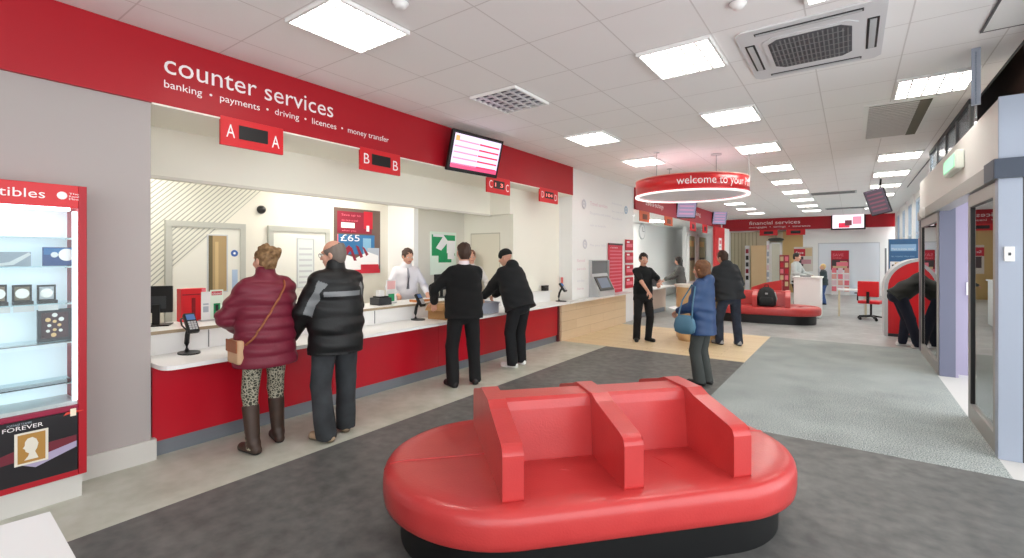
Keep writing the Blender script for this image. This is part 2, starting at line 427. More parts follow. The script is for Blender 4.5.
# ---- ceiling luminaires
def luminaire(cx, cy, label, lit=1.0, sx=0.625, sy=0.695, detail=True):
    t = thing('ceiling_light', label, 'ceiling light', (cx, cy, CEIL - 0.03), 0, 'recessed louvre ceiling lights')
    hx, hy = sx / 2, sy / 2
    T = Matrix.Translation((cx, cy, CEIL - 0.03))
    m = MB(T)
    for a in ((-hx, hx, -hy, -hy + .022), (-hx, hx, hy - .022, hy), (-hx, -hx + .022, -hy + .022, hy - .022), (hx - .022, hx, -hy + .022, hy - .022)):
        m.box(*a, 0, 0.029, WHITE)
    m.build('frame', t)
    m = MB(T); em = TUBE if lit >= 1 else mat('dim_tube_panel', (80, 80, 100), 0.4)
    m.box(-hx + .02, hx - .02, -hy + .02, hy - .02, 0.024, 0.028, em)
    m.build('diffuser', t)
    m = MB(T); lm = LOUVRE if lit >= 1 else mat('silver_louvre', (226, 226, 232), 0.3, metal=0.4)
    n = 5; k = 7 if detail else 4; w = 0.007 if lit >= 1 else 0.012
    for i in range(1, n): x = -hx + sx * i / n; m.box(x - w, x + w, -hy + .022, hy - .022, 0.001, 0.018, lm)
    for i in range(1, k): y = -hy + sy * i / k; m.box(-hx + .022, hx - .022, y - w, y + w, 0.004, 0.018, lm)
    m.build('louvre', t)
    return t
XL, XM, XR = -3.205, -1.255, 0.695
RY = lambda k: 1.92 + 2.16 * k + 0.36
luminaire(XL, RY(0), 'lit ceiling panel nearest the camera, above the counter services lettering')
luminaire(XL, RY(1), 'unlit silver louvred ceiling panel near the wall-mounted queue screen', lit=0)
luminaire(XL, RY(2), 'bright ceiling panel next beyond the unlit silver louvre')
luminaire(XL, RY(3), 'glowing ceiling panel just left of the hanging red ring sign')
for k in (5, 6, 7, 8, 9): luminaire(XL, RY(k), 'lit ceiling panel in the left row behind the red ring sign, %s beyond it' % ['nearest', 'second', 'third', 'fourth', 'fifth'][k - 5], detail=False)
nm = {1: 'largest lit ceiling panel in the middle row, left of the air conditioning cassette', 2: 'second lit ceiling panel of the middle row, beyond the largest one',
      3: 'third lit ceiling panel of the middle row, above right of the ring sign', 4: 'fourth lit ceiling panel of the middle row', 5: 'fifth lit ceiling panel of the middle row',
      6: 'sixth lit ceiling panel of the middle row', 7: 'seventh lit ceiling panel of the middle row', 8: 'eighth lit ceiling panel of the middle row', 9: 'ninth ceiling panel of the middle row, before the far red fascia'}
for k in range(1, 10): luminaire(XM, RY(k), nm[k], detail=k < 4)
nr = {2: 'large warm lit ceiling panel near the glass screen over the entrance', 4: 'lit ceiling panel beyond the square air grille on the right',
      5: 'lit ceiling panel of the right row, second beyond the air grille', 6: 'lit ceiling panel of the right row, third beyond the air grille',
      7: 'lit ceiling panel of the right row, fourth beyond the air grille', 8: 'lit ceiling panel of the right row, above the tilted hanging screen', 9: 'farthest lit ceiling panel of the right row'}
for k in nr: luminaire(XR, RY(k), nr[k], detail=k < 4)
luminaire(0.045, 3.64, 'lit ceiling panel cut by the top edge, nearest the air conditioning cassette')

# ---- air conditioning cassette
ac = thing('ceiling_cassette', 'white air conditioning cassette with dark square grille in the ceiling', 'air conditioner', (-0.28, 4.8, CEIL - 0.04))
T = Matrix.Translation((-0.285, 4.80, CEIL))
m = MB(T); hx, hy = 0.50, 0.60
m.prism([(-hx, -hy + .06), (-hx + .05, -hy), (hx - .05, -hy), (hx, -hy + .06), (hx, hy - .06), (hx - .05, hy), (-hx + .05, hy), (-hx, hy - .06)], -0.016, -0.001, mat('cassette_white', (220, 220, 222), 0.5))
m.build('casing', ac, bevel=0.006, seg=2)
m = MB(T)
c = .07
m.prism([(-.33 + c, -.39), (.33 - c, -.39), (.33, -.39 + c), (.33, .39 - c), (.33 - c, .39), (-.33 + c, .39), (-.33, .39 - c), (-.33, -.39 + c)], -0.024, -0.016, mat('cassette_white', (220, 220, 222)))
m.build('grille_surround', ac, bevel=0.006)
m = MB(T); gm = mat('grille_grey', (88, 88, 92), 0.6)
m.prism([(-.29 + c, -.34), (.29 - c, -.34), (.29, -.34 + c), (.29, .34 - c), (.29 - c, .34), (-.29 + c, .34), (-.29, .34 - c), (-.29, -.34 + c)], -0.028, -0.024, gm)
for i in range(-8, 9): m.box(i * .033 - .005, i * .033 + .005, -.32 + (abs(i) > 6) * .05, .32 - (abs(i) > 6) * .05, -0.034, -0.028, mat('grille_line', (128, 128, 130), .6))
for i in range(-2, 3): m.box(-.28 + .04 * (abs(i) == 2), .28 - .04 * (abs(i) == 2), i * .12 - .004, i * .12 + .004, -0.037, -0.034, mat('grille_line', (128, 128, 130), .6))
m.build('intake_grille', ac)
for a in ((-.36, .36, -.535, -.485), (-.36, .36, .485, .535), (-.46, -.385, -.32, .32), (.385, .46, -.32, .32)):
    m = MB(T); m.box(*a, -0.020, -0.0161, BLACK)
    w = (a[1] - a[0]); d = (a[3] - a[2])
    if w > d: m.box(a[0] + .01, a[1] - .01, a[2] + .018, a[3] - .004, -0.026, -0.018, LGREY)
    else: m.box(a[0] + .016, a[1] - .016, a[2] + .02, a[3] - .02, -0.026, -0.018, LGREY)
    m.build('outlet_flap', ac)
# ---- return air grille and smaller ceiling pieces
vg = thing('air_grille', 'square white slatted air grille in the ceiling near the entrance', 'air vent', (.465, 8.1, CEIL - .02))
T = Matrix.Translation((.465, 8.12, CEIL)); m = MB(T)
m.box(-.34, .34, -1.02, 1.02, -.012, -.002, WHITE); m.build('frame', vg)
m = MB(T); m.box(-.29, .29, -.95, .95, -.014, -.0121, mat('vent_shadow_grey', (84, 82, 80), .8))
for i in range(22): y = -.94 + i * .086; m.box(-.29, .18, y, y + .045, -.022, -.014, mat('vent_slat', (214, 210, 206), .5))
m.box(.18, .29, -.95, .95, -.020, -.014, mat('filter_olive', (112, 108, 94), 0.8)); m.build('slats', vg)
m = MB(Matrix.Translation((.98, 4.9, CEIL))); m.box(-.12, .20, -.45, .4, -.012, -.002, WHITE); m.box(-.135, -.12, -.46, .41, -.014, -.002, DARK); m.box(-.135, .2, .40, .415, -.014, -.002, DARK)
tag(m.build('ceiling_hatch'), 'dark-edged ceiling hatch at the upper right corner', 'ceiling hatch')
for (x, y, l) in ((-2.62, 2.29, 'small round smoke detector near the nearest lit panel'), (-.66, 3.70, 'small round smoke detector left of the air conditioning cassette')):
    t = thing('smoke_detector', l, 'smoke detector', (x, y, CEIL - .05))
    m = MB(); m.lathe((x, y), [(0, CEIL - .045), (.03, CEIL - .045), (.045, CEIL - .03), (.05, CEIL - .018), (.06, CEIL - .012), (.06, CEIL - .001)], WHITE, 20); m.build('detector_head', t)
    m = MB(); m.cyl((x, y), .062, CEIL - .008, CEIL - .001, LGREY, 20); m.build('base_ring', t)
for (x, y, w, l) in ((-.93, 16.2, .55, 'dark linear ceiling vent before the far fascia'), (-.6, 21.5, .7, 'pale linear ceiling vent nearest the far fascia')):
    m = MB(Matrix.Translation((x + .5, y, CEIL))); m.box(-w, w, -.3, .3, -.015, -.002, LGREY); 
    for i in range(5): m.box(-w + .04, w - .04, -.26 + i * .11, -.2 + i * .11, -.018, -.0151, DARK)
    tag(m.build('ceiling_vent'), l, 'air vent')

# ---- ring sign
RX, RYY, RR = -2.43, 9.10, 0.985
rg = thing('ring_sign', 'round red hanging sign reading welcome above the wooden floor', 'sign', (RX, RYY, 2.77))
m = MB(); m.lathe((RX, RYY), [(RR, 2.785), (RR, 3.055), (RR - .03, 3.055), (RR - .03, 2.785)], mat('ring_red', (214, 34, 40), 0.3, coat=0.3), 72, closed=True); m.build('band', rg)
m = MB(); m.lathe((RX, RYY), [(RR + .012, 2.765), (RR + .012, 2.788), (RR - .045, 2.788), (RR - .045, 2.765)], mat('ring_rim', (250, 248, 248), 0.4, emit=((255, 250, 250), .55)), 72, closed=True); m.build('rim_light', rg)
m = MB(); m.cyl((RX, RYY), RR - .035, 2.80, 2.81, mat('ring_disc', (232, 230, 240), 0.6), 72); m.build('lower_disc', rg)
m = MB(); m.lathe((RX, RYY), [(RR + .006, 3.05), (RR + .006, 3.065), (RR - .035, 3.065), (RR - .035, 3.05)], mat('ring_top_edge', (240, 170, 160), 0.4), 72, closed=True); m.build('top_rim', rg)
aa = math.atan2(0 - RYY, 0 - RX)         # direction from the ring towards the entrance side
def bend(p):
    a = aa + math.radians(-13) + p[0] / RR
    return (RX + (RR + .004) * math.cos(a), RYY + (RR + .004) * math.sin(a), p[1])
m = MB(); m.text('welcome to your Post Office', 0, 2.875, 2.05, 0.135, LETTER, fn=bend); m.build('lettering', rg)
for a in (10, 130, 250):
    x, y = RX + (RR - .015) * math.cos(math.radians(a)), RYY + (RR - .015) * math.sin(math.radians(a))
    m = MB(); m.cyl((x, y), .006, 3.05, CEIL - .012, STEEL, 6); m.cyl((x, y), .05, CEIL - .014, CEIL - .001, LGREY, 16); m.build('hanging_wire', rg)
m = MB(); m.cyl((-1.94, 8.91), .09, CEIL - .02, CEIL - .001, LGREY, 20); m.tube([(-1.94, 8.91, CEIL - .02), (-1.94, 8.91, 3.06)], .006, GREY, 6); m.build('ceiling_rose', rg)

# ---- position signs A to D
def position_sign(ch, ya, yb, disp, where):
    T = wall_x(WL + .04, 0, 0); w = yb - ya
    t = thing('position_sign', 'red hanging sign marked %s %s' % (ch, where), 'sign', (WL + .04, (ya + yb) / 2, 2.66))
    m = MB(T); m.box(ya, yb, 2.66, 2.918, -.028, .004, REDBRIGHT); m.build('backing', t, bevel=.003)
    m = MB(T); m.box(ya + w * .27, ya + w * .73, 2.735, 2.86, .004, .010, BLACK)
    if disp: m.text(disp, ya + w * .32, 2.765, w * .34, .06, mat('display_digits', (255, 170, 160), 0.5, emit=((255, 90, 80), 1.0)), z=.0095)
    m.build('display', t)
    m = MB(T); m.text(ch, ya + w * .08, 2.735, w * .13, .12, LETTER, z=.004); m.build('lettering', t); m = MB(T); m.text(ch, ya + w * .80, 2.715, w * .13, .12, LETTER, z=.004); m.build('lettering', t)
position_sign('A', 1.926, 2.50, None, 'below the counter services lettering')
position_sign('B', 3.406, 3.999, None, 'between the A sign and the queue screen')
position_sign('C', 5.734, 6.339, '1 3', 'right of the queue screen')
position_sign('D', 7.263, 7.907, '104', 'at the end of the fascia')
for (ya, l) in ((12.3, 'orange sign hanging below the second fascia, nearest the white wall'), (14.4, 'orange sign hanging below the second fascia, next to the clock wall')):
    t = thing('position_sign', l, 'sign', (WL, ya + .4, 2.66)); T = wall_x(WL + .02, 0, 0)
    m = MB(T); m.box(ya, ya + .75, 2.62, 2.9, -.02, .004, mat('orange_sign', (206, 92, 50), 0.5)); m.build('backing', t)
    m = MB(T); m.box(ya + .2, ya + .55, 2.68, 2.82, .004, .008, mat('sign_brown', (110, 50, 30), 0.5)); m.build('display', t)
for i, (ya, l) in enumerate(((17.2, 'red hanging sign under the second fascia beside its screen'), (18.9, 'red hanging sign under the second fascia near the red column'))):
    t = thing('position_sign', l, 'sign', (WL, ya + .4, 2.66)); T = wall_x(WL + .02, 0, 0)
    m = MB(T); m.box(ya, ya + .7, 2.58, 2.9, -.02, .004, REDBRIGHT); m.build('backing', t)
    m = MB(T); m.box(ya + .2, ya + .5, 2.66, 2.82, .004, .008, BLACK); m.build('display', t)
for (xa, l) in ((-3.55, 'left of two small red signs under the far fascia'), (-2.45, 'right of two small red signs under the far fascia')):
    t = thing('position_sign', l, 'sign', (xa + .3, YE - .3, 2.66)); T = wall_y(YE - .3, 0, 0)
    m = MB(T); m.box(xa, xa + .75, 2.66, 2.92, -.05, .004, REDBRIGHT); m.build('backing', t)
    m = MB(T); m.box(xa + .18, xa + .57, 2.73, 2.86, .004, .008, BLACK); m.build('display', t)

# ---- screens
def screen(name, label, T, w, h, content, parent_loc, mount=None, group=None):
    t = thing(name, label, 'screen', parent_loc, 0, group)
    m = MB(T); m.box(-w / 2, w / 2, -h / 2, h / 2, -.05, .0, BLACK); m.build('casing', t, bevel=.008)
    m = MB(T); b = .045 * w
    em = lambda n, c, s=.6: mat(n, c, 0.3, emit=(c, s))
    m.box(-w / 2 + b, w / 2 - b, -h / 2 + b * 1.3, h / 2 - b, .0, .002, em('screen_pale', (214, 196, 226)))
    content(m, w - 2 * b, h - 2.3 * b, em); m.build('display', t)
    if mount: mount(t)
    return t
def queue_list(m, w, h, em):
    for i in range(5):
        y = h / 2 - h * (.20 + i * .175)
        m.box(-w / 2 + .02, w * .02, y, y + h * .045, .002, .003, em('screen_pink', (228, 130, 150)))
        m.box(w * .03, w / 2 - .02, y, y + h * .05, .002, .003, em('screen_crimson', (196, 36, 66)))
    m.box(-w / 2, w / 2, -h / 2, -h / 2 + h * .13, .002, .003, em('screen_rose', (206, 70, 110)))
    m.box(-w / 2 + .02, -w / 2 + .09, h / 2 - .09, h / 2 - .02, .0021, .0032, em('screen_orange', (240, 150, 90)))
def picture(m, w, h, em):
    m.box(-w / 2, w / 2, -h / 2, h / 2, .002, .003, em('screen_white', (232, 220, 228), .6))
    m.box(-w * .3, w * .05, -h * .45, -h * .1, .003, .004, em('screen_crimson', (196, 36, 66)))
    m.box(-w * .1, w * .12, -h * .3, h * .1, .004, .005, em('screen_dark', (90, 40, 50)))
    m.box(w * .15, w * .42, -h * .2, h * .36, .003, .004, em('screen_pink', (228, 130, 150)))
def dim_list(m, w, h, em):
    m.box(-w / 2, w / 2, -h / 2, h / 2, .002, .003, em('screen_dim_lilac', (126, 116, 146), .35))
    for i in range(5): m.box(-w * .4, w * .4, h / 2 - h * (.2 + i * .17), h / 2 - h * (.13 + i * .17), .003, .004, em('screen_dim_pink', (170, 120, 150), .35))
# main queue screen: tilted down and turned towards the entrance
def tilt(pos, nx, ny, nz, roll=0):
    n = Vector((nx, ny, nz)).normalized(); a = Vector((0, 0, 1)).cross(n).normalized(); b = n.cross(a)
    R = frame(pos, tuple(a), tuple(b), tuple(n))
    return R @ Matrix.Rotation(roll, 4, 'Z')
p0 = (-4.36, 5.22, 3.11)
def mnt(t):
    m = MB(); m.tube([(WL + .03, 5.25, 3.16), (-4.42, 5.23, 3.12)], .025, BLACK); m.build('bracket', t)
T = tilt(p0, 1, -.12, -.28); screen('queue_screen', 'black queue screen with a red and white list on the left fascia', T, .98, .56, queue_list, p0, mnt)
Yt, zt = on_x(687, 206, WL + .3)
p1_ = (WL + .3, Yt, zt)
T = tilt(p1_, .75, -.66, -.2)
screen('wall_screen', 'dark screen on the second fascia, larger of the pair', T, .72, .80, dim_list, p1_, lambda t: MB().tube([(WL + .02, Yt, zt), (WL + .27, Yt, zt)], .03, BLACK).build('bracket', t))
Yt2, zt2 = on_x(720, 216, WL + .3); p2_ = (WL + .3, Yt2, zt2)
T = tilt(p2_, .75, -.66, -.2)
screen('wall_screen', 'dark screen above the red column at the end of the second fascia', T, .66, .72, dim_list, p2_, lambda t: MB().tube([(WL + .02, Yt2, zt2), (WL + .27, Yt2, zt2)], .03, BLACK).build('bracket', t))
Xs, zs = on_y(848, 221.5, YE - .42)
T = wall_y(YE - .42, Xs, zs)
screen('wall_screen', 'landscape screen mounted on the far fascia showing a picture', T, 1.22, .70, picture, (Xs, YE - .42, zs), lambda t: MB().box(Xs - .1, Xs + .1, YE - .38, YE - .3, zs - .1, zs + .1, BLACK).build('bracket', t))
ph = (.49, 13.9, 2.93)
T = tilt(ph, -.45, -1, -.25, math.radians(12))
def hm(t):
    m = MB(); m.tube([(.52, 13.97, 3.0), (.56, 14.0, CEIL - .002)], .02, BLACK); m.build('drop_pole', t)
def speakerish(m, w, h, em):
    for i in range(5): m.box(-w * .4, w * .4, h / 2 - h * (.2 + i * .17), h / 2 - h * (.13 + i * .17), .002, .003, em('screen_maroon', (110, 70, 84), .4))
    m.box(-w / 2, w / 2, -h / 2, h / 2, .0005, .0021, em('screen_slate', (70, 66, 76), .4))
screen('hanging_screen', 'tilted dark screen hanging from the ceiling before the far wall', T, .42, .60, speakerish, ph, hm)
for (y, l) in ((13.2, 'added fill panel in the low ceiling over the second counter, nearer one'), (16.4, 'added fill panel in the low ceiling over the second counter, farther one')):  # unseen panels added to brighten the dim recess
    t = thing('recess_fill_light', l, 'ceiling light', (-5.6, y, 2.90), 0, 'added recess fill panels')
    m = MB(); m.box(-5.9, -5.3, y - .6, y + .6, 2.905, 2.929, WHITE); m.build('frame', t)
    m = MB(); m.box(-5.87, -5.33, y - .57, y + .57, 2.898, 2.905, TUBE); m.build('diffuser', t)
# ---- added fill: two unseen ceiling panels that brighten the office
for (x, y, l) in ((-6.15, 1.6, 'added fill panel in the office ceiling above the left door'), (-6.15, 4.3, 'added fill panel in the office ceiling above the clerk')):
    t = thing('office_fill_light', l, 'ceiling light', (x, y, 2.92), 0, 'added office fill panels')
    m = MB(); m.box(x - .3, x + .3, y - .6, y + .6, 2.925, 2.949, WHITE); m.build('frame', t)
    m = MB(); m.box(x - .27, x + .27, y - .57, y + .57, 2.918, 2.925, TUBE); m.build('diffuser', t)

# ------------------------------------------------------------------ office doors (structure) and wall things
def office_door(n, ya, yb, glass):
    root = tag(thing('door_%d' % n, None, None, (-6.8, (ya + yb) / 2, 0)), kind='structure')
    T = wall_x(-6.8, 0, 0); fr = mat('door_frame_grey', (176, 176, 168), .5); lf = mat('door_leaf', (224, 222, 212), .5)
    m = MB(T); m.box(ya, ya + .07, 0, 2.1, .004, .05, fr); m.box(yb - .07, yb, 0, 2.1, .004, .05, fr); m.box(ya + .07, yb - .07, 2.03, 2.1, .004, .05, fr); m.build('door_frame', root)
    m = MB(T); m.box(ya + .07, yb - .07, 0, 2.03, .004, .03, lf); m.build('door_leaf', root)
    a, b, c, d = glass
    m = MB(T); m.box(a, b, c, d, .03, .034, mat('beyond_door_%d' % n, (168, 142, 98) if n == 1 else (214, 220, 216), .4)); m.box(a - .015, a, c - .015, d + .015, .03, .04, LGREY)
    m.box(b, b + .015, c - .015, d + .015, .03, .04, LGREY); m.box(a, b, c - .015, c, .03, .04, LGREY); m.box(a, b, d, d + .015, .03, .04, LGREY)
    if n == 1:
        m.box(a, a + .05, c, d, .034, .037, mat('olive_dark_strip', (96, 84, 52), .6)); m.box(a + .08, a + .12, 1.2, 1.85, .034, .037, mat('tan_strip', (196, 170, 122), .6))  # dark olive strip along one edge of the pane
    else:
        for k in range(7): m.box(a + .02, b - .02, c + .05 + k * .085, c + .08 + k * .085, .034, .037, LGREY)
    m.build('vision_panel', root)
    if n == 1:
        m = MB(T); m.prism([(2.296, 1.495), (2.69, 1.889), (2.69, 1.95), (2.76, 1.96), (2.82, 2.02), (2.296, 2.02)], .0302, .031, stripe_mat()); m.build('diagonal_lines', root)
    m = MB(T); m.box(yb - .15, yb - .12, .98, 1.1, .03, .07, STEEL); m.box(yb - .23, yb - .12, 1.02, 1.045, .06, .08, STEEL); m.build('door_handle', root)
    if n == 1:
        m = MB(T @ Matrix.Translation((yb - .14, 1.70, .03))); m.cyl((0, 0), .045, 0, .005, mat('safety_blue', (50, 90, 160), .4), 20); m.cyl((0, 0), .016, .005, .006, WHITE, 10); m.build('round_plate', root)
        m = MB(T); m.box(yb - .17, yb - .1, 1.2, 1.48, .03, .034, mat('push_plate', (170, 186, 206), .3, metal=.4)); m.build('push_plate', root)
office_door(1, 2.225, 3.16, (2.70, 2.92, 1.2, 1.93))
office_door(2, 3.475, 4.45, (3.92, 4.17, 1.2, 1.92))
m = MB(); T = wall_x(-6.12, 0, 0); m.T = wall_y(6.95, 0, 0)
m.box(-5.95, -5.24, .05, 2.1, 0, .004, mat('panel_line', (196, 190, 174), .6)); m.box(-5.93, -5.26, .07, 2.08, .004, .008, mat('cream_panel', (230, 224, 206), .6)); m.box(-5.34, -5.30, 1.0, 1.12, .008, .04, STEEL)
struct('door_3', m)
m = MB(); m.T = Matrix.Translation((-6.8, 3.39, 2.32)) @ Matrix.Rotation(math.radians(90), 4, 'Y'); m.lathe((0, 0), [(0, .07), (.03, .066), (.05, .045), (.058, .02), (.06, 0)], BLACK, 20)
t = tag(m.build('wall_camera'), 'small round black dome on the office wall above the doors', 'security camera')

def poster(name, label, T, w, h, base, patches, texts=(), th=.012, cat='poster', group=None, frame_m=None):
    loc = T @ Vector((w / 2, 0, 0))
    t = thing(name, label, cat, loc, 0, group)
    m = MB(T); m.box(0, w, 0, h, .001, th, base)
    m.build('backing_board', t)
    if patches:
        m = MB(T)
        for i, (a, b, c, d, col) in enumerate(patches):
            z = th + .0008 * (i + 1)
            if isinstance(a, (list, tuple)): m.prism([(p[0] * w, p[1] * h) for p in a], th, z, b)
            else: m.box(a * w, b * w, c * h, d * h, th, z, col)
        m.build('printed_artwork', t)
    if texts:
        m = MB(T)
        for (s, a, b, ww, hh, col) in texts: m.text(s, a * w, b * h, ww * w, hh * h, col, z=th + .0008 * (len(patches) + 2), ex=0)
        m.build('lettering', t)
    if frame_m:
        m = MB(T); f = .02
        m.box(-f, 0, -f, h + f, 0, th + .012, frame_m); m.box(w, w + f, -f, h + f, 0, th + .012, frame_m); m.box(0, w, -f, 0, 0, th + .012, frame_m); m.box(0, w, h, h + f, 0, th + .012, frame_m)
        m.build('frame', t)
    return t
P = lambda n, c: mat('print_' + n, c, .5)
PR, PW, PB, PG, PT, PD = P('red', (196, 24, 48)), P('white', (240, 240, 240)), P('blue', (46, 110, 160)), P('green', (20, 150, 92)), P('tan', (206, 180, 140)), P('dark', (58, 34, 38))
PP, PGR, PM = P('pink', (232, 120, 136)), P('grey', (176, 184, 196)), P('maroon', (140, 26, 50))
poster('wall_poster', 'large red and blue poster reading \u00a365 on the office wall', wall_x(-6.8, 4.55, 1.37), .92, 1.09, P('hedge', (104, 84, 74)), [
    (.06, .80, .62, .95, PM), (.06, .12, .45, .60, PP), (.62, .82, .70, .97, PR), (.14, .42, .70, .78, PW), (.68, .74, .66, .75, PW),
    (.08, .86, .30, .60, PB), (.60, .78, .18, .55, P('skyblue', (130, 178, 206))), (.70, .97, .12, .40, PGR), ([(.05, .06), (.95, .06), (.95, .28), (.7, .34), (.45, .24), (.2, .3), (.05, .22)], PW, 0, 0, 0),
    ([(.1, .3), (.3, .44), (.36, .38), (.2, .24)], PM, 0, 0, 0), ([(.3, .42), (.36, .4), (.46, .2), (.4, .2)], PM, 0, 0, 0), ([(.44, .44), (.5, .42), (.6, .26), (.54, .24)], PM, 0, 0, 0), ([(.58, .42), (.63, .4), (.72, .3), (.67, .27)], PM, 0, 0, 0),
    (.02, .98, .0, .06, PR), (.55, .95, .06, .14, PR)],
    [('\u00a365', .12, .50, .40, .10, PW), ('Save up to', .14, .88, .4, .035, PP), ('on new travel', .14, .80, .34, .035, PP), ('when you', .14, .645, .3, .03, PP)])
poster('wall_poster', 'green and white poster on the office wall behind the clerk', wall_x(-6.12, 6.03, 1.33), .68, .78, P('mint', (226, 240, 226)), [
    (.05, .95, .44, .93, PG), ([(.2, .62), (.5, .92), (.68, .78), (.4, .56)], PW, 0, 0, 0), (.62, .95, .5, .8, PW), (.3, .8, .28, .5, PG), (.65, .92, .36, .62, PW), (.1, .5, .88, .94, PW)],
    )

# ------------------------------------------------------------------ serving counter
CT = .78
sc = thing('service_counter', 'long counter with glossy red front and pale worktop', 'counter', (-4.8, 4.9, 0))
def rounded(pts, r, n=6):
    """polygon with (x, y, rounded?) corners"""
    out = []; N = len(pts)
    for i, (x, y, rd) in enumerate(pts):
        if not rd: out.append((x, y)); continue
        a = Vector(pts[i - 1][:2]); b = Vector((x, y)); c = Vector(pts[(i + 1) % N][:2])
        da = (a - b).normalized() * r; dc = (c - b).normalized() * r
        for k in range(n + 1):
            t = k / n; p = (b + da) * (1 - t) ** 2 + b * 2 * t * (1 - t) + (b + dc) * t ** 2
            out.append((p.x, p.y))
    return out
m = MB(); m.prism(rounded([(-5.1, 1.44, 0), (-4.40, 1.44, 1), (-4.40, 8.05, 0), (-5.1, 8.05, 0)], .12), CT - .035, CT, WHITEGL); m.build('worktop', sc, bevel=.006)
YP = [1.44, 3.1, 4.75, 6.4, 8.02]
for a, b in zip(YP, YP[1:]):
    m = MB(); m.box(-4.70, -4.655, a + .002, b - .002, .13, CT - .035, REDGLOSS); m.build('front_panel', sc)
m = MB(); m.box(-4.72, -4.682, 1.44, 8.02, 0, .13, KICK); m.build('kick_plate', sc)
m = MB(); m.box(-4.70, -4.64, 8.02, 8.08, 0, CT - .036, mat('dark_end_post', (96, 30, 34), .5)); m.build('end_post', sc)
m = MB(); m.box(-5.14, -5.02, 1.44, 6.94, CT, .965, WHITE); m.box(-4.94, -4.84, 6.94, 8.05, CT, .965, WHITE)
for y in (2.0, 3.5, 3.95, 5.2, 6.8): m.box(-5.02, -5.012, y, y + .008, CT + .01, .955, GREY)
m.build('riser', sc)
m = MB(); m.box(-5.62, -5.0, 1.30, 6.94, .965, .99, WHITEGL); m.box(-5.0, -4.992, 1.44, 6.94, .963, .992, mat('edge_tan', (168, 150, 124), .5)); m.box(-4.945, -4.80, 6.94, 8.05, .965, .99, WHITEGL); m.build('upper_shelf', sc)

sd = thing('side_counter', 'light wood fronted counter under the white wall', 'counter', (-4.8, 10, 0))
m = MB(); m.box(-4.6, -4.40, 8.085, 11.33, CT - .035, CT, WHITEGL); m.build('worktop', sd)
m = MB(); m.box(-4.6, -4.66 + .012, 8.085, 11.33, 0.002, CT - .036, WOODL); m.build('front_panel', sd)
s2 = thing('service_counter', 'further counter with pale pinkish front beyond the white wall', 'counter', (-4.8, 13, 0))
PK = mat('pinkish_wood', (206, 182, 164), .45)
m = MB(); m.box(-5.3, -4.40, 11.95, 14.75, CT - .035, CT, WHITEGL); m.build('worktop', s2)
m = MB(); m.box(-4.72, -4.655, 11.95, 14.6, .13, CT - .036, PK); m.box(-5.2, -4.655, 14.6, 14.64, 0, CT - .036, PK); m.build('front_panel', s2)
m = MB(); m.box(-4.74, -4.68, 11.34, 14.6, 0, .13, KICK); m.build('kick_plate', s2)
m = MB(); m.box(-5.35, -5.15, 11.95, 14.7, CT, .99, WHITE); m.box(-5.5, -5.1, 11.95, 14.7, .99, 1.01, WHITEGL); m.build('raised_shelf', s2)

# ---- things on the counter
def card_reader(x, y, z, label, turn=0.0, group='card readers on curved stands'):
    t = thing('card_reader', label, 'card reader', (x, y, z), turn, group)
    R = Matrix.Translation((x, y, z)) @ Matrix.Rotation(turn, 4, 'Z') @ Matrix.Scale(1.12, 4)
    m = MB(R); m.prism([(.10 * math.cos(a) , .075 * math.sin(a)) for a in [i * math.pi / 10 for i in range(20)]], 0, .012, BLACK); m.build('base', t, bevel=.003)
    m = MB(R); m.tube([(-.04, 0, .01), (-.045, 0, .08), (-.03, 0, .15), (.0, 0, .205), (.03, 0, .24)], [.022, .019, .018, .018, .02], BLACK, 10); m.build('curved_stem', t)
    T = R @ frame((.035, 0, .25), (0, 1, 0), tuple(Vector((-.62, 0, .78))), tuple(Vector((.78, 0, .62))))
    m = MB(T); m.box(-.042, .042, -.095, .085, -.02, .02, BLACK); m.build('terminal', t, bevel=.012)
    m = MB(T); m.box(-.03, .03, .015, .065, .021, .024, mat('reader_blue_screen', (90, 130, 190), .2)); m.build('display', t)
    m = MB(T)
    for i in range(4):
        for j in range(3): m.box(-.028 + j * .02, -.012 + j * .02, -.075 + i * .02, -.06 + i * .02, .021, .025, LGREY)
    m.build('keypad', t)
    m = MB(T); m.tube([(-.045, .05, 0), (-.07, .03, .02), (-.075, -.03, .02), (-.045, -.06, 0)], .007, BLACK, 6); m.build('side_guard', t)
card_reader(-4.86, on_x(189, 349, -4.86)[0], CT, 'card reader on a curved black stand, nearest the camera', .0)
card_reader(-4.88, on_x(418, 317, -4.88)[0], CT, 'card reader on a curved black stand between the clerk and the cardboard box', .0)
card_reader(-4.62, on_x(561, 299, -4.62)[0], CT, 'card reader on a curved black stand at the far end of the red counter', .0)

SH = .99
def monitor(y, x, label, w=.42, h=.30, ang=180.0, z=SH):
    t = thing('computer_monitor', label, 'monitor', (x, y, z), math.radians(ang))
    R = Matrix.Translation((x, y, z)) @ Matrix.Rotation(math.radians(ang), 4, 'Z')
    m = MB(R); m.box(-.1, .1, -.12, .12, 0, .012, BLACK); m.build('stand_base', t, bevel=.004)
    m = MB(R); m.box(-.02, .0, -.03, .03, .012, .2, BLACK); m.build('stand_neck', t)
    m = MB(R); m.box(0, .03, -w / 2, w / 2, .12, .12 + h, BLACK); m.build('casing', t, bevel=.006)
    m = MB(R); m.box(-.001, -.0001, -w * .3, w * .3, .16, .1 + h * .7, DARK); m.build('rear_vents', t)
    m = MB(R); m.box(.03, .032, -w / 2 + .015, w / 2 - .015, .135, .105 + h, mat('monitor_screen', (60, 80, 110), .2, emit=((120, 160, 210), .4))); m.build('display', t)
monitor(1.72, -5.45, 'dark monitor at the left end of the office counter', .26, .26, 150)
monitor(6.1, -5.45, 'black monitor between the black-jumper man and the hooded man', .44, .34, 200)
monitor(3.6, -5.42, 'low dark monitor behind the burgundy jacket', .30, .2, 180)
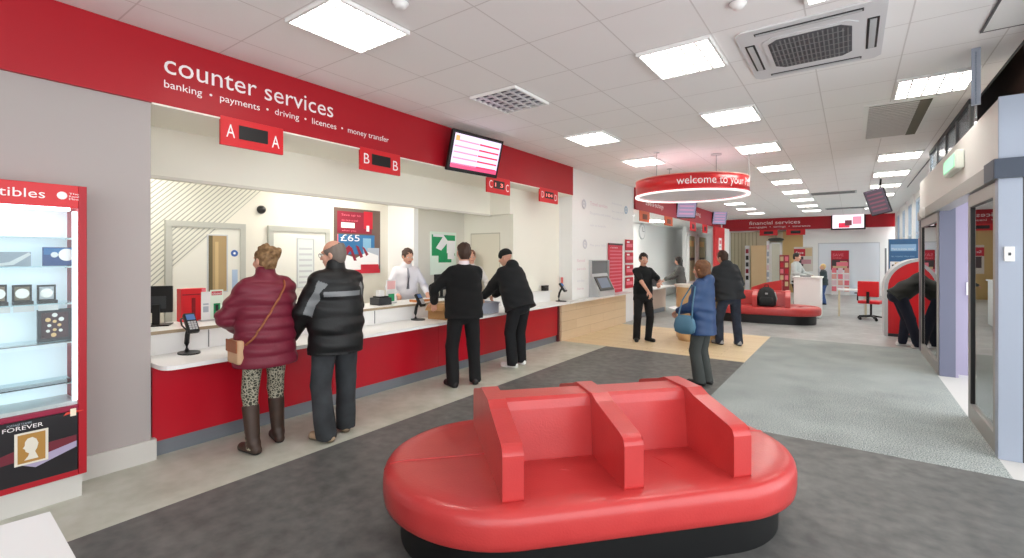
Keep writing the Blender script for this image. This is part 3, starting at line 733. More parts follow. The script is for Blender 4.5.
monitor(5.62, -5.45, 'black monitor between the white-shirted clerk and the green poster', .32, .26, 190)

Ya, za = on_x(181, 281, -5.5); Yb, zb = on_x(206, 311, -5.5)
t = thing('leaflet_box', 'bright red leaflet box standing on the counter shelf', 'leaflet holder', (-5.55, (Ya + Yb) / 2, SH))
T = wall_x(-5.5, Ya, SH); w = Yb - Ya
m = MB(T); m.box(0, w, 0, .335, -.11, 0, REDBRIGHT); m.build('box', t, bevel=.004)
m = MB(T); m.box(w * .42, w * .56, .05, .24, 0, .006, P('darkred', (130, 10, 24))); m.box(w * .05, w * .95, .27, .28, 0, .003, P('darkred', (130, 10, 24))); m.build('slot', t)
m = MB(T); m.box(w * .06, w * .16, .015, .045, 0, .003, PP); m.box(w * .82, w * .99, .29, .33, 0, .004, PP); m.build('sticker', t)
def stand_card(u0, u1, v0, v1, X, label, base, patches, texts=(), zb=SH, name='counter_sign'):
    Ya, z1 = on_x(u0, v0, X); Yb, _ = on_x(u1, v1, X)
    hgt = max(.08, z1 - zb)
    t = poster(name, label, wall_x(X, Ya, zb), Yb - Ya, hgt, base, patches, texts, th=.006, cat='counter sign')
    m = MB(wall_x(X, Ya, zb)); m.box(0, Yb - Ya, 0, .012, -.06, .02, LGREY); m.build('foot', t)
stand_card(201, 210, 292, 311, -5.42, 'small white card standing beside the red leaflet box', PW, [(.2, .8, .3, .5, PGR), (.2, .8, .55, .6, PGR)])
stand_card(210, 223, 290, 309, -5.42, 'small sign with red heading and green figure beside the red leaflet box', P('mint', (226, 240, 226)), [(.1, .9, .82, .95, PR), (.25, .75, .08, .55, PG), (.38, .62, .3, .5, P('black', (20, 24, 22)))], [('closed', .14, .84, .7, .09, PW)])
stand_card(386, 396, 280, 297, -5.35, 'small green-footed sign beside the clerk', PW, [(.1, .9, .6, .95, P('pale pink', (240, 190, 190))), (.2, .8, .08, .4, PG)])
# ledger of small boxes and equipment
def small_box(name, label, cat, x, y, z, sx, sy, sz, mt, rz=0, lid=None, bev=.006):
    t = thing(name, label, cat, (x, y, z), rz)
    R = Matrix.Translation((x, y, z)) @ Matrix.Rotation(rz, 4, 'Z')
    m = MB(R); m.box(-sx / 2, sx / 2, -sy / 2, sy / 2, 0, sz, mt); m.build('body', t, bevel=bev)
    if lid: lid(R, t, sx, sy, sz)
    return t
def printer_top(R, t, sx, sy, sz):
    m = MB(R); m.box(-sx * .35, sx * .35, -sy * .35, sy * .35, sz, sz + .02, BLACK); m.build('paper_slot', t)
    m = MB(R); m.box(-sx * .1, sx * .25, -sy * .3, sy * .1, sz + .02, sz + .10, PW); m.build('paper', t)
small_box('label_printer', 'small dark printer by the clerk with paper sticking up', 'printer', -5.3, 4.28, SH, .2, .22, .1, DARK, 0, printer_top)
small_box('counter_scale', 'small grey counter scale at the left end of the shelf', 'scale', -5.56, 2.12, SH, .1, .05, .24, DARK, 0)
small_box('document_tray', 'orange-edged tray in front of the seated clerk', 'tray', -5.2, 4.95, SH, .16, .34, .035, mat('orange_tray', (206, 130, 70), .6), 0, lambda R, t, sx, sy, sz: MB(R).box(-sx * .4, sx * .4, -sy * .45, sy * .45, sz, sz + .006, PW).build('paper', t))
small_box('handset_phone', 'black desk telephone near the far card reader', 'telephone', -4.87, on_x(545, 289, -4.87)[0], SH, .11, .1, .07, BLACK, 0, lambda R, t, sx, sy, sz: MB(R).box(-.03, .03, -.09, .09, sz, sz + .035, BLACK).build('handset', t))
small_box('red_cylinder_box', 'narrow pale red leaflet stand at the far end of the shelf', 'leaflet holder', -4.88, on_x(563, 280, -4.88)[0], SH, .05, .12, .24, mat('pale_red', (226, 120, 116), .5)).name = 'leaflet_stand'
# glass screen edge pieces
Yc, _ = on_x(441, 302, -4.66)
bx, by = on_z(440, 318, CT)
t = thing('cardboard_box', 'brown cardboard box on the counter beside the black-jumper man', 'box', (-4.72, 4.95, CT), math.radians(8))
R = Matrix.Translation((-4.72, 4.95, CT)) @ Matrix.Rotation(math.radians(8), 4, 'Z')
m = MB(R); m.box(-.15, .15, -.2, .2, 0, .2, CARD); m.build('carton', t, bevel=.003)
for s_ in (-1, 1):
    m = MB(R @ Matrix.Translation((0, s_ * .2, .2)) @ Matrix.Rotation(-s_ * math.radians(50), 4, 'X')); m.box(-.15, .15, 0 if s_ > 0 else -.1, .1 if s_ > 0 else 0, 0, .005, CARD); m.build('flap', t)
m = MB(R); m.box(-.151, .151, -.03, .03, .2, .202, mat('parcel_tape', (200, 160, 110), .3)); m.build('tape', t)
t = thing('grey_tray', 'light grey plastic tray on the counter beside the hooded man', 'tray', (-4.72, 5.75, CT), math.radians(-6))
R = Matrix.Translation((-4.72, 5.72, CT)) @ Matrix.Rotation(math.radians(-6), 4, 'Z')
gt = mat('tray_grey', (176, 182, 196), .5)
m = MB(R); m.box(-.17, .17, -.26, .26, 0, .01, gt)
for a in ((-.17, -.16, -.26, .26), (.16, .17, -.26, .26), (-.16, .16, -.26, -.25), (-.16, .16, .25, .26)): m.box(*a, .01, .16, gt)
m.build('tub', t, bevel=.003)
m = MB(R); m.box(-.185, .185, -.275, -.25, .15, .165, gt); m.box(-.185, .185, .25, .275, .15, .165, gt); m.box(-.185, -.16, -.25, .25, .15, .165, gt); m.box(.16, .185, -.25, .25, .15, .165, gt); m.build('rim', t)
m = MB(R); m.box(-.14, .14, -.22, .20, .011, .10, PW); m.build('papers', t)

# ---- display case of coins
XF, XB = -4.30, -4.60
dc = thing('display_case', 'tall red-framed glass display case with coins, cut by the left edge', 'display case', (-4.45, .5, 0))
yA, yB, z0, zA = -.10, .955, .16, 2.135
m = MB(); m.box(XB, XF, yA, yA + .05, z0, zA, RED); m.box(XB, XF, yB - .045, yB, z0, zA, RED); m.box(XB, XF, yA + .05, yB - .045, z0, .20, RED)
m.box(XB, XF, yA + .05, yB - .045, 1.985, zA, REDBRIGHT); m.box(XB, XF, yA + .05, yB - .045, .605, .64, mat('purple_red', (150, 20, 60), .4)); m.build('red_frame', dc, bevel=.004)
m = MB(); m.box(WL + .001, XF - .03, yA, yB - .02, 0, .16, SKIRT); m.build('plinth', dc)
m = MB(); m.box(XB, XB + .01, yA + .05, yB - .045, .64, 1.985, mat('added_glow_lining', (226, 238, 244), .4, emit=((215, 235, 245), .3))); m.box(XB + .01, XF - .03, yA + .05, yB - .045, .64, .665, WHITEGL);  # glow added to the back lining to even out the case's brightness
m.build('white_lining', dc)
m = MB(); m.box(XF - .1, XF - .03, yA + .06, yB - .08, 1.965, 1.984, mat('case_lamp', (255, 255, 255), .5, emit=((235, 245, 255), 3.0))); m.build('strip_lamp', dc)
m = MB(); m.box(XF - .04, XF - .016, yB - .07, yB - .046, .67, 1.96, mat('case_edge_lamp', (255, 255, 255), .5, emit=((235, 245, 255), 1.3))); m.build('strip_lamp', dc)
m = MB(); m.box(XF - .012, XF - .006, yA + .05, yB - .045, .645, 1.985, CASEGLASS); m.build('glass_door', dc)
SZ = [0.84, 1.12, 1.42, 1.62, 1.80]
zs_ = []
for (u, v) in ((60, 381), (56, 341), (46, 303), (57, 266), (40, 237.5)):
    zs_.append(on_x(u, v, -4.42)[1])
for z in zs_:
    m = MB(); m.box(XB + .01, XF - .04, yA + .05, yB - .05, z - .006, z, SHELFGLASS); m.build('glass_shelf', dc)
    m = MB(); m.box(XF - .07, XF - .035, yB - .10, yB - .045, z - .012, z - .006, STEEL); m.build('shelf_clip', dc)
T = wall_x(XF, 0, 0)
Yt1, _ = on_x(0, 195, XF); Yt2, _ = on_x(45, 195, XF)
m = MB(T); m.text('collectibles', Yt2 - .44, 2.035, .44, .058, LETTER); m.build('lettering', dc)
m = MB(T @ Matrix.Translation((on_x(62, 194, XF)[0], 2.062, 0)))
m.cyl((0, 0), .026, 0.0005, .003, LETTER, 20); m.build('round_crest', dc)
m = MB(T); yy = on_x(69, 194, XF)[0]
for k, s_ in enumerate(('The', 'Royal', 'Mint')): m.text(s_, yy, 2.072 - k * .018, .05, .012, LETTER)
m.build('small_lettering', dc)
# lower advert panel
m = MB(T); m.box(yA + .05, yB - .05, .20, .604, .0, .004, mat('advert_black', (24, 20, 24), .35))
m.prism([(yA + .05, .28), (.3, .33), (.6, .42), (.9, .44), (.9, .38), (.5, .34), (.2, .24), (yA + .05, .22)], .004, .005, P('maroon2', (110, 26, 44)))
m.prism([(.62, .33), (.9, .40), (.9, .36), (.7, .29)], .005, .006, P('lilac', (170, 160, 190)))
m.prism([(yA + .05, .32), (.2, .38), (.36, .41), (.36, .39), (.15, .33), (yA + .05, .29)], .005, .006, P('lilac', (170, 160, 190)))
m.build('advert_panel', dc)
ys0, _ = on_x(14, 445, XF); ys1, _ = on_x(48, 445, XF); _, zt_ = on_x(31, 431, XF); _, zb_ = on_x(31, 463, XF)
m = MB(T); m.box(ys0, ys1, zb_, zt_, .006, .010, P('stamp white', (226, 220, 206))); m.box(ys0 + .014, ys1 - .014, zb_ + .012, zt_ - .012, .010, .011, P('stamp gold', (176, 130, 60)))
cx = (ys0 + ys1) / 2; cz = (zb_ + zt_) / 2; w = (ys1 - ys0); hh = zt_ - zb_
prof = [(-.22, -.36), (.2, -.36), (.14, -.22), (.1, -.14), (.16, -.04), (.2, .1), (.14, .24), (.02, .32), (-.12, .3), (-.2, .2), (-.2, .1), (-.26, .02), (-.2, -.02), (-.18, -.1), (-.08, -.16), (-.1, -.24)]
m.prism([(cx + a * w, cz + b * hh) for a, b in prof], .011, .012, P('stamp white', (226, 220, 206)))
m.build('stamp_picture', dc)
y4, z4 = on_x(2, 425.5, XF); y5, _ = on_x(43, 421, XF)
m = MB(T); m.text('FOREVER', y4, .548, y5 - y4, .026, LETTER, z=.004); m.build('advert_lettering', dc); m = MB(T); m.text('POSTAGE STAMPS', y4 + .02, .58, (y5 - y4) * .6, .012, P('grey', (176, 184, 196)), z=.004); m.build('advert_lettering', dc)
y6, z6 = on_x(70, 413, XF)
m = MB(T); m.prism([(y6 - .035, z6 - .012), (y6 - .01, z6 - .006), (y6 + .04, z6 - .002), (y6 + .07, z6 + .004), (y6 + .03, z6 + .012), (y6 - .02, z6 + .008)], .004, .006, P('orange red', (226, 70, 50)))
m.box(y6, y6 + .03, z6 - .022, z6 + .028, .006, .007, P('yellow white', (250, 236, 210))); m.build('small_emblem', dc)
# case contents
def case_item(u0, u1, vt, shelf, label, base, name, cat, art, X=-4.42, th=.012, group=None, lean=True):
    Ya, _ = on_x(u0, vt, X); Yb, zt = on_x(u1, vt, X); zb = zs_[shelf] + .001
    t = thing(name, label, cat, (X, (Ya + Yb) / 2, zb), 0, group)
    T = wall_x(X, Ya, zb); w = Yb - Ya; h = max(.04, zt - zb)
    m = MB(T); m.box(0, w, 0, h, -th, 0, base); m.build('casing', t, bevel=.002)
    art(T, t, w, h)
def coins(pts, r, mt):
    def f(T, t, w, h):
        for (a, b) in pts:
            m = MB(T @ Matrix.Translation((a * w, b * h, 0))); m.cyl((0, 0), r, 0, .004, mt, 16); m.build('coin', t)
    return f
SILV = mat('coin_silver', (206, 204, 200), .3, metal=.6); GOLDC = mat('coin_gold', (206, 170, 120), .3, metal=.5)
def bluepack(T, t, w, h):
    m = MB(T); m.box(w * .04, w * .96, h * .6, h * .95, 0, .002, P('pack_blue', (60, 120, 180))); m.build('printed_band', t)
    m = MB(T @ Matrix.Translation((w * .78, h * .6, 0))); m.cyl((0, 0), h * .33, 0, .005, SILV, 20); m.build('coin', t)
    m = MB(T @ Matrix.Translation((w * .38, h * .6, 0))); m.cyl((0, 0), h * .15, 0, .004, PW, 12); m.build('round_crest', t)
case_item(42.5, 73, 247.5, 3, 'blue coin pack with a silver coin on the second shelf', mat('pack_navy', (34, 76, 140), .4), 'coin_pack', 'coin pack', bluepack)
def strip(T, t, w, h):
    m = MB(T); m.prism([(0, h * .1), (w * .5, h * .3), (w * .95, h * .98), (w, h * .8), (w * .6, h * .1), (w * .2, 0)], 0, .003, PW); m.build('curved_artwork', t)
case_item(-14, 31, 252, 3, 'white and grey curved coin pack left of the blue pack', P('grey', (176, 184, 196)), 'coin_pack', 'coin pack', strip)
for i, (a, b) in enumerate(((-12, 7), (12, 32), (37, 56))):
    def boxart(T, t, w, h, i=i):
        m = MB(T); m.box(w * .12, w * .88, h * .2, h * .9, 0, .002, (P('velvet', (150, 130, 110)), P('velvet2', (128, 116, 96)), P('satin', (196, 200, 206)))[i]); m.build('lining', t)
        m = MB(T @ Matrix.Translation((w * .5, h * .55, 0))); m.cyl((0, 0), h * .26, .002, .006, SILV, 16); m.build('coin', t)
        m = MB(T); m.box(0, w, -.0005, h * .16, .0, .05, BLACK); m.build('lower_half', t)
    case_item(a, b, 284.5, 2, ('open dark coin box cut by the left edge on the third shelf', 'middle open coin box with brown lining on the third shelf', 'open coin box with pale satin lining on the third shelf')[i], BLACK, 'coin_box', 'coin box', boxart, group='open coin boxes')
def framed(T, t, w, h):
    m = MB(T); m.box(w * .1, w * .86, h * .1, h * .9, 0, .002, P('wine', (66, 26, 36))); m.build('mount', t)
    for i, (a, b) in enumerate(((.5, .82), (.3, .68), (.7, .68), (.5, .62), (.34, .5), (.64, .5), (.3, .33), (.5, .36), (.68, .33), (.47, .2))):
        m = MB(T @ Matrix.Translation((a * w * .94, b * h, 0))); m.cyl((0, 0), (.014 if i in (0, 1, 2, 9) else .010), .002, .006, (SILV, GOLDC)[i % 2], 14); m.build('coin', t)
case_item(37.5, 73, 308, 1, 'dark framed set of ten coins on the fourth shelf', mat('frame_navy', (22, 26, 40), .35), 'framed_coin_set', 'framed coins', framed, th=.03)
for i, (a, b) in enumerate(((-10, 10), (13, 34), (38, 58))):
    Ya, _ = on_x(a, 303, -4.36); Yb, _ = on_x(b, 303, -4.36)
    m = MB(wall_x(-4.35, Ya, zs_[2])); m.box(0, Yb - Ya, -.045, -.008, -.004, 0, PW)
    tag(m.build('price_card'), ('white price card hanging under the third shelf at the left edge', 'white price card under the middle coin box', 'white price card under the satin-lined coin box')[i], 'price card', 'price cards under the third shelf')

# ------------------------------------------------------------------ white wall: kiosk, posters, faint lettering
T = wall_x(WL, 0, 0)
ka, kz1 = on_x(590, 261, WL); kb, _ = on_x(607, 262, WL)
kk = thing('wall_kiosk', 'grey self-service terminal set into the white wall', 'terminal', (WL, (ka + kb) / 2, CT))
kt = kz1
m = MB(T); fr = LGREY
m.box(ka, kb, CT + .002, kt, -.018, .004, mat('recess_grey', (120, 124, 128), .6)); m.box(ka - .02, ka, CT + .002, kt + .02, -.02, .05, fr); m.box(kb, kb + .02, CT + .002, kt + .02, -.02, .05, fr); m.box(ka, kb, kt, kt + .02, -.02, .05, fr); m.build('recess_frame', kk)
m = MB(); m.T = frame((WL + .02, ka + .02, CT + .003), (0, 1, 0), (1, 0, 0), (0, 0, 1))
w = kb - ka - .04
m.T = wall_x(WL, ka + .02, CT)
vs = [(0, .003, .21), (w, .003, .21), (w, .12, .20), (0, .12, .20), (0, .003, 0.006), (w, .003, 0.006), (w, .50, .006), (0, .50, .006)]
m.add(vs, [(0, 1, 2, 3), (3, 2, 6, 7), (0, 3, 7, 4), (1, 5, 6, 2), (0, 4, 5, 1), (4, 7, 6, 5)], LGREY); m.build('console', kk)
m = MB(wall_x(WL, ka + .02, CT) @ Matrix.Translation((0, .13, .205)) @ Matrix.Rotation(math.atan2(-.20, .38), 4, 'X'))
m.box(w * .08, w * .92, .0, .34, -.002, .012, BLACK); m.box(w * .2, w * .8, .06, .30, .012, .014, mat('kiosk_screen', (120, 134, 156), .2)); m.build('touch_screen', kk)
Y1, z1 = on_x(608, 243, WL); Y2, z2 = on_x(622, 296, WL)
poster('wall_poster', 'tall narrow pink-red rate board on the white wall', wall_x(WL, Y1, .80), Y2 - Y1, z1 - .80, P('rate red', (214, 50, 74)),
       [(.08, .92, .06 + .07 * k, .085 + .07 * k, PP) for k in range(12)] + [(0, 1, .965, 1, P('charcoal', (60, 60, 64)))], [('rates', .12, .90, .5, .03, PW)])
for k in range(4):
    Yk, _ = on_x(625.3, 260, WL); Yk2, _ = on_x(632.8, 260, WL)
    zz = .86 + k * .32
    poster('leaflet_pocket', ('lowest', 'second lowest', 'second highest', 'topmost')[k] + ' small red leaflet pocket right of the pink-red board', wall_x(WL, Yk, zz), Yk2 - Yk, .27, PR, [(.1, .9, .3, .62, PP), (.15, .5, .7, .85, PW)], cat='leaflet holder', group='small red leaflet pockets')
wl = thing('wall_lettering', 'faint pink and grey lettering and round emblems on the white wall', 'lettering', (WL, 10.2, 1.3))
FAINT, FPK, FBL = P('faint grey', (222, 222, 228)), P('faint pink', (232, 206, 214)), P('faint blue', (176, 200, 220))
m = MB(T)
for (u, v, s_, ww, hh, c) in ((590, 205, 'Travel services', .9, .085, FPK), (590, 214, 'Passports and money', 1.1, .06, FAINT), (590, 226, 'ask in branch', .8, .05, FAINT), (612, 204, 'Insurance', .6, .05, FAINT), (612, 212, 'for every trip', .75, .05, FAINT), (612, 219, 'Broadband', .6, .05, FAINT), (590, 246, 'Pay your bills', .8, .05, FAINT), (577, 262, 'Send', .35, .06, FPK), (577, 270, 'parcels', .4, .05, FPK), (577, 282, 'today', .35, .05, FAINT), (577, 290, 'here', .3, .05, FPK)):
    y, z = on_x(u, v, WL); m = MB(T); m.text(s_, y, z, ww, hh, c); m.build('lettering', wl)
for (u, v, r, c) in ((584, 204, .10, FAINT), (626, 210, .10, FBL), (585, 244, .10, FAINT)):
    y, z = on_x(u, v, WL); m = MB(T @ Matrix.Translation((y, z, 0)))
    m.lathe((0, 0), [(r * .6, .001), (r * .6, .004), (r, .004), (r, .001)], c, 20, closed=True); m.cyl((0, 0), r * .3, .001, .004, c, 12); m.build('round_emblem', wl)
# clock
y, z = on_x(640, 231, -6.5)
ck = thing('wall_clock', 'round pale wall clock beyond the white wall', 'clock', (-6.5, 17.4, 2.45))
Tc = wall_x(-6.5, 17.55, 2.62)
m = MB(Tc); m.cyl((0, 0), .30, .001, .04, LGREY, 32); m.build('case', ck)
m = MB(Tc); m.cyl((0, 0), .26, .04, .043, PW, 32); m.build('dial', ck)
m = MB(Tc); m.box(-.01, .01, 0, .16, .044, .047, BLACK); m.box(0, .2, -.008, .008, .044, .047, BLACK); m.build('hands', ck)

# ------------------------------------------------------------------ oval sofas
def pill(L, r, n=48, ox=0, oy=0):
    out = []
    for i in range(n):
        t = 2 * math.pi * (i + .5) / n
        out.append((ox + r * math.cos(t) + (L if math.cos(t) > 0 else -L), oy + r * math.sin(t)))
    return out
def rings(m, levels, mt, n=64):
    """stack of pill outlines: (L, r, z)"""
    vs = []; fs = []
    for L, r, z in levels: vs += [(x, y, z) for x, y in pill(L, r, n)]
    for k in range(len(levels) - 1):
        for i in range(n): j = (i + 1) % n; fs.append((k * n + i, k * n + j, (k + 1) * n + j, (k + 1) * n + i))
    m.add(vs, fs, mt, True)
    m.add(vs, [tuple(range(n))[::-1], tuple(range((len(levels) - 1) * n, len(levels) * n))], mt)
def arm_profile(half=.61, rear=.53, zb=.42, zf=.70, zt=.80, r=.05):
    """side outline (y, z) of a full-depth divider: low at both fronts and high at the middle"""
    return [(-half, zb - .01), (rear, zb - .01), (rear, zf - r), (rear - r * .3, zf - r * .3), (rear - r, zf), (.22, zt - .03), (.14, zt), (-.14, zt), (-.22, zt - .03), (-half + r, zf), (-half + r * .3, zf - r * .3), (-half, zf - r)]
def oval_sofa(name, label, loc, rz, L, r, offs, sp_back=True, low_back=None):
    t = thing(name, label, 'sofa', loc, rz)
    R = Matrix.Translation(loc) @ Matrix.Rotation(rz, 4, 'Z')
    m = MB(R); rings(m, [(L, r - .10, 0.001), (L, r - .10, .225)], mat('sofa_plinth_black', (6, 7, 9), .4)); m.build('plinth', t)
    m = MB(R); rings(m, [(L, r - .09, .216), (L, r - .022, .218), (L, r - .006, .232), (L, r, .27), (L, r, .345), (L, r - .006, .375), (L, r - .02, .398), (L, r - .045, .412), (L, r - .08, .418), (L, r - .14, .42)], LEATHER)
    m.build('seat_cushion', t)
    # centre welt along the seat ends
    m = MB(R); m.tube([(-L - r + .01, 0, .375), (-L - r + .05, 0, .412), (-L - r + .14, 0, .421), (offs[0] - .04, 0, .421)], .009, LEATHER, 6); m.tube([(offs[-1] + .04, 0, .421), (L + r - .14, 0, .421), (L + r - .05, 0, .412), (L + r - .01, 0, .375)], .009, LEATHER, 6); m.build('welt', t)
    # backrest between first and last divider
    m = MB(R @ frame((0, 0, 0), (0, 1, 0), (0, 0, 1), (1, 0, 0)))
    m.prism([(-.155, .41), (.155, .41), (.125, .72), (.11, .770), (.085, .787), (-.085, .787), (-.11, .770), (-.125, .72)], offs[0], offs[-1], LEATHER); m.build('backrest', t, bevel=.012, seg=3)
    
    for k in range(6):
        a0 = offs[-1] + .12 + k * .012; y0 = -.30 + k * .055
        m = MB(R); m.tube([(a0, y0, .4165), (a0 + .12, y0 - .012, .4195), (a0 + .24, y0 - .03, .4165)], [.002, .005, .002], LEATHER, 6); m.build('crease', t)
    for (xa_, ya_, xb_, yb_) in ((offs[1] + .28, -.18, offs[1] + .36, -.5), (offs[0] + .30, -.3, offs[0] + .42, -.33)):
        m = MB(R); m.tube([(xa_, ya_, .416), ((xa_ + xb_) / 2 + .01, (ya_ + yb_) / 2, .419), (xb_, yb_, .416)], [.002, .006, .002], LEATHER, 6); m.build('crease', t)
    # creases on the seats: shallow folds as thin raised ribs of leather
    for k, x in enumerate(offs):
        m = MB(R @ frame((0, 0, 0), (0, 1, 0), (0, 0, 1), (1, 0, 0)))
        m.prism(arm_profile(), x - .055, x + .055, LEATHER); m.build('divider', t, bevel=.028, seg=5)
    return t
ang = math.radians(47.5)
oval_sofa('oval_sofa', 'large oval red leather bench with dividers in the foreground', (-1.385, 2.83, 0), ang, .61, .71, [-.655, 0, .655])
x2, y2 = on_z(735, 318, 0)
oval_sofa('oval_sofa', 'further oval red leather bench with a backpack on it', (-2.05, 13.75, 0), math.radians(5), .80, .66, [-.75, .03, .75])

# backpack on the far sofa
bp = thing('backpack', 'black backpack standing on the far red bench', 'backpack', (-1.72, 13.25, .42), math.radians(10))
R = Matrix.Translation((-1.72, 13.32, .425)) @ Matrix.Rotation(math.radians(6), 4, 'Z') @ Matrix.Scale(1.0, 4)
def blob_rings(m, lv, mt, n=24):
    vs = []; fs = []
    for (w, d, z, e) in lv:
        for i in range(n):
            a = 2 * math.pi * i / n; c_, s_ = math.cos(a), math.sin(a)
            vs.append((w * math.copysign(abs(c_) ** e, c_), d * math.copysign(abs(s_) ** e, s_), z))
    for k in range(len(lv) - 1):
        for i in range(n): j = (i + 1) % n; fs.append((k * n + i, k * n + j, (k + 1) * n + j, (k + 1) * n + i))
    m.add(vs, fs, mt, True); m.add(vs, [tuple(range(n))[::-1], tuple(range((len(lv) - 1) * n, len(lv) * n))], mt)
BPK = mat('backpack_black', (30, 32, 34), .7)
m = MB(R); blob_rings(m, [(.16, .08, 0, .6), (.21, .12, .03, .6), (.215, .13, .16, .6), (.19, .12, .32, .7), (.15, .10, .42, .8), (.08, .06, .47, 1), (.02, .02, .48, 1)], BPK); m.build('main_bag', bp)
m = MB(R @ Matrix.Translation((0, -.12, .04))); blob_rings(m, [(.12, .03, 0, .6), (.15, .05, .02, .6), (.145, .05, .15, .6), (.12, .03, .19, .7)], BPK); m.build('front_pocket', bp)
m = MB(R); m.tube([(-.04, 0, .47), (-.035, 0, .53), (.035, 0, .53), (.04, 0, .47)], .012, BPK, 8); m.build('handle', bp)
m = MB(R @ Matrix.Translation((0, -.125, .3))); m.box(-.03, .03, -.002, .0, 0, .04, LGREY); m.build('badge', bp)
m = MB(R); m.tube([(.2, -.05, .05), (.225, -.05, .2), (.18, -.04, .36)], .012, LGREY, 6); m.build('strap', bp)

# wooden podium
pd = thing('podium', 'rounded light wood podium with a pale top beside the blue-coated woman', 'podium', (-2.5, 9.85, 0))
m = MB(Matrix.Translation((-2.5, 9.85, 0)) @ Matrix.Rotation(math.radians(20), 4, 'Z')); blob_rings(m, [(.40, .38, .06, .75), (.40, .38, 1.06, .75)], WOODP, 40); m.build('body', pd)
m = MB(Matrix.Translation((-2.5, 9.85, 0)) @ Matrix.Rotation(math.radians(20), 4, 'Z')); blob_rings(m, [(.36, .34, 0.001, .75), (.36, .34, .06, .75)], WOODP, 40); m.build('plinth', pd)
m = MB(Matrix.Translation((-2.5, 9.85, 0)) @ Matrix.Rotation(math.radians(20), 4, 'Z')); blob_rings(m, [(.43, .41, 1.06, .75), (.43, .41, 1.10, .75)], mat('podium_top', (236, 226, 210), .4), 40); m.build('top', pd)

# corner of a white table in the foreground
wt = thing('white_table', 'corner of a plain white table at the lower left edge', 'table', (-2.1, .1, 0))
c0 = on_z(50, 511.5, .9); c1 = on_z(0, 525.5, .9); c2 = on_z(76, 558, .9)
d1 = (Vector(c1) - Vector(c0)).normalized() * .75; d2 = (Vector(c2) - Vector(c0)).normalized() * 1.0
q = [Vector(c0), Vector(c0) + d1, Vector(c0) + d1 + d2, Vector(c0) + d2]
m = MB(); m.prism([tuple(p) for p in q], .87, .90, WHITEGL); m.build('table_top', wt, bevel=.003)
cc = sum(q, Vector((0, 0))) / 4
m = MB(); m.prism([tuple(cc + (p - cc) * .55) for p in q], .02, .87, WHITEGL); m.build('pedestal', wt)
m = MB(); m.prism([tuple(cc + (p - cc) * .7) for p in q], .001, .02, LGREY); m.build('foot_plate', wt)

# ------------------------------------------------------------------ entrance lobby on the right
LX = .98
m = MB(); m.box(LX, 2.6, 5.47, 10.95, 2.43, 2.95, mat('header_white', (232, 230, 226), .55)); m.box(LX - .004, 2.6, 5.46, 5.47, 2.43, 2.96, BLUEGREY)
struct('trim_lobby_header', m, bevel=.004)
m = MB(); m.box(LX - .03, 1.10, 5.45, 11.0, 2.29, 2.43, ALU); m.box(LX - .032, 2.6, 5.43, 5.45, 2.29, 2.45, NAVYGREY); m.box(LX - .034, LX - .03, 5.45, 5.8, 2.29, 2.45, NAVYGREY)
struct('trim_lobby_beam', m)
m = MB(); m.box(LX - .005, 1.115, 5.46, 5.56, 0, 2.29, BLUEGREY); struct('trim_lobby_post', m, bevel=.003)
m = MB(); m.box(1.115, 1.13, 5.47, 5.5, 0, 2.43, DARK); m.box(1.13, 2.6, 5.47, 5.55, 0, .12, DARK); m.box(1.13, 2.6, 5.47, 5.54, .12, 2.43, WHITE)
struct('wall_lobby', m)
m = MB(); m.box(.995, 1.16, 8.80, 8.86, 0, 2.43, mat('lobby_bluegrey', (112, 116, 138), .5)); m.box(1.16, 2.6, 9.05, 9.11, 0, 2.43, LILAC); m.box(1.16, 1.19, 8.80, 9.05, 0, 2.43, LILAC); m.box(1.35, 1.39, 9.11, 10.9, 0, 2.43, LILAC)
m.box(1.3, 1.5, 9.03, 9.05, 1.12, 1.30, WHITE)
struct('wall_lobby_inner', m)
def door_leaf(n, ya, yb, label_kind, x=LX):
    root = tag(thing('door_%d' % n, None, None, (x, (ya + yb) / 2, 0)), kind='structure')
    zt = 2.28; s_ = .085
    m = MB(); m.box(x, x + .05, ya, ya + s_, .0, zt, ALU); m.box(x, x + .05, yb - s_, yb, 0, zt, ALU); m.box(x, x + .05, ya + s_, yb - s_, zt - .12, zt, ALU); m.box(x, x + .05, ya + s_, yb - s_, 0, .16, ALU); m.build('door_frame', root, bevel=.003)
    m = MB(); m.box(x + .006, x + .044, ya + s_, ya + s_ + .014, .16, zt - .12, BLACK); m.box(x + .006, x + .044, yb - s_ - .014, yb - s_, .16, zt - .12, BLACK); m.box(x + .006, x + .044, ya + s_, yb - s_, zt - .13, zt - .12, BLACK); m.build('gasket', root)
    m = MB(); m.box(x + .022, x + .030, ya + s_ + .012, yb - s_ - .012, .16, zt - .125, DOORGLASS); m.build('pane', root)
    return root
door_leaf(4, 5.58, 6.72, '')
door_leaf(5, 8.86, 10.82, '')
lg = mat('lobby_grey', (120, 120, 128), .4)
ex = thing('exit_sign', 'small green-lit white exit light on the lobby header', 'exit light', (LX - .06, 9.0, 2.62))
ya, z_ = on_x(952, 160, LX); yb, _ = on_x(965, 160, LX); ylo, yhi = min(ya, yb), max(ya, yb)
m = MB(); m.box(LX - .075, LX - .003, ylo, yhi, 2.60, 2.80, mat('exit_white', (226, 232, 222), .4)); m.build('housing', ex, bevel=.012)
m = MB(); m.box(LX - .082, LX - .075, ylo + .06, yhi - .05, 2.63, 2.77, mat('exit_green', (150, 214, 170), .4, emit=((150, 230, 180), .5))); m.build('diffuser', ex)
ys, zs0 = on_x(915.5, 198, LX)
m = MB(Matrix.Translation((LX - .03, 10.0, 2.36)) @ Matrix.Rotation(math.radians(-90), 4, 'Y')); m.lathe((0, 0), [(.09, 0), (.085, .03), (.05, .06), (0, .065)], WHITE, 16)
tag(m.build('door_sensor'), 'small white motion sensor on the lobby beam', 'sensor')
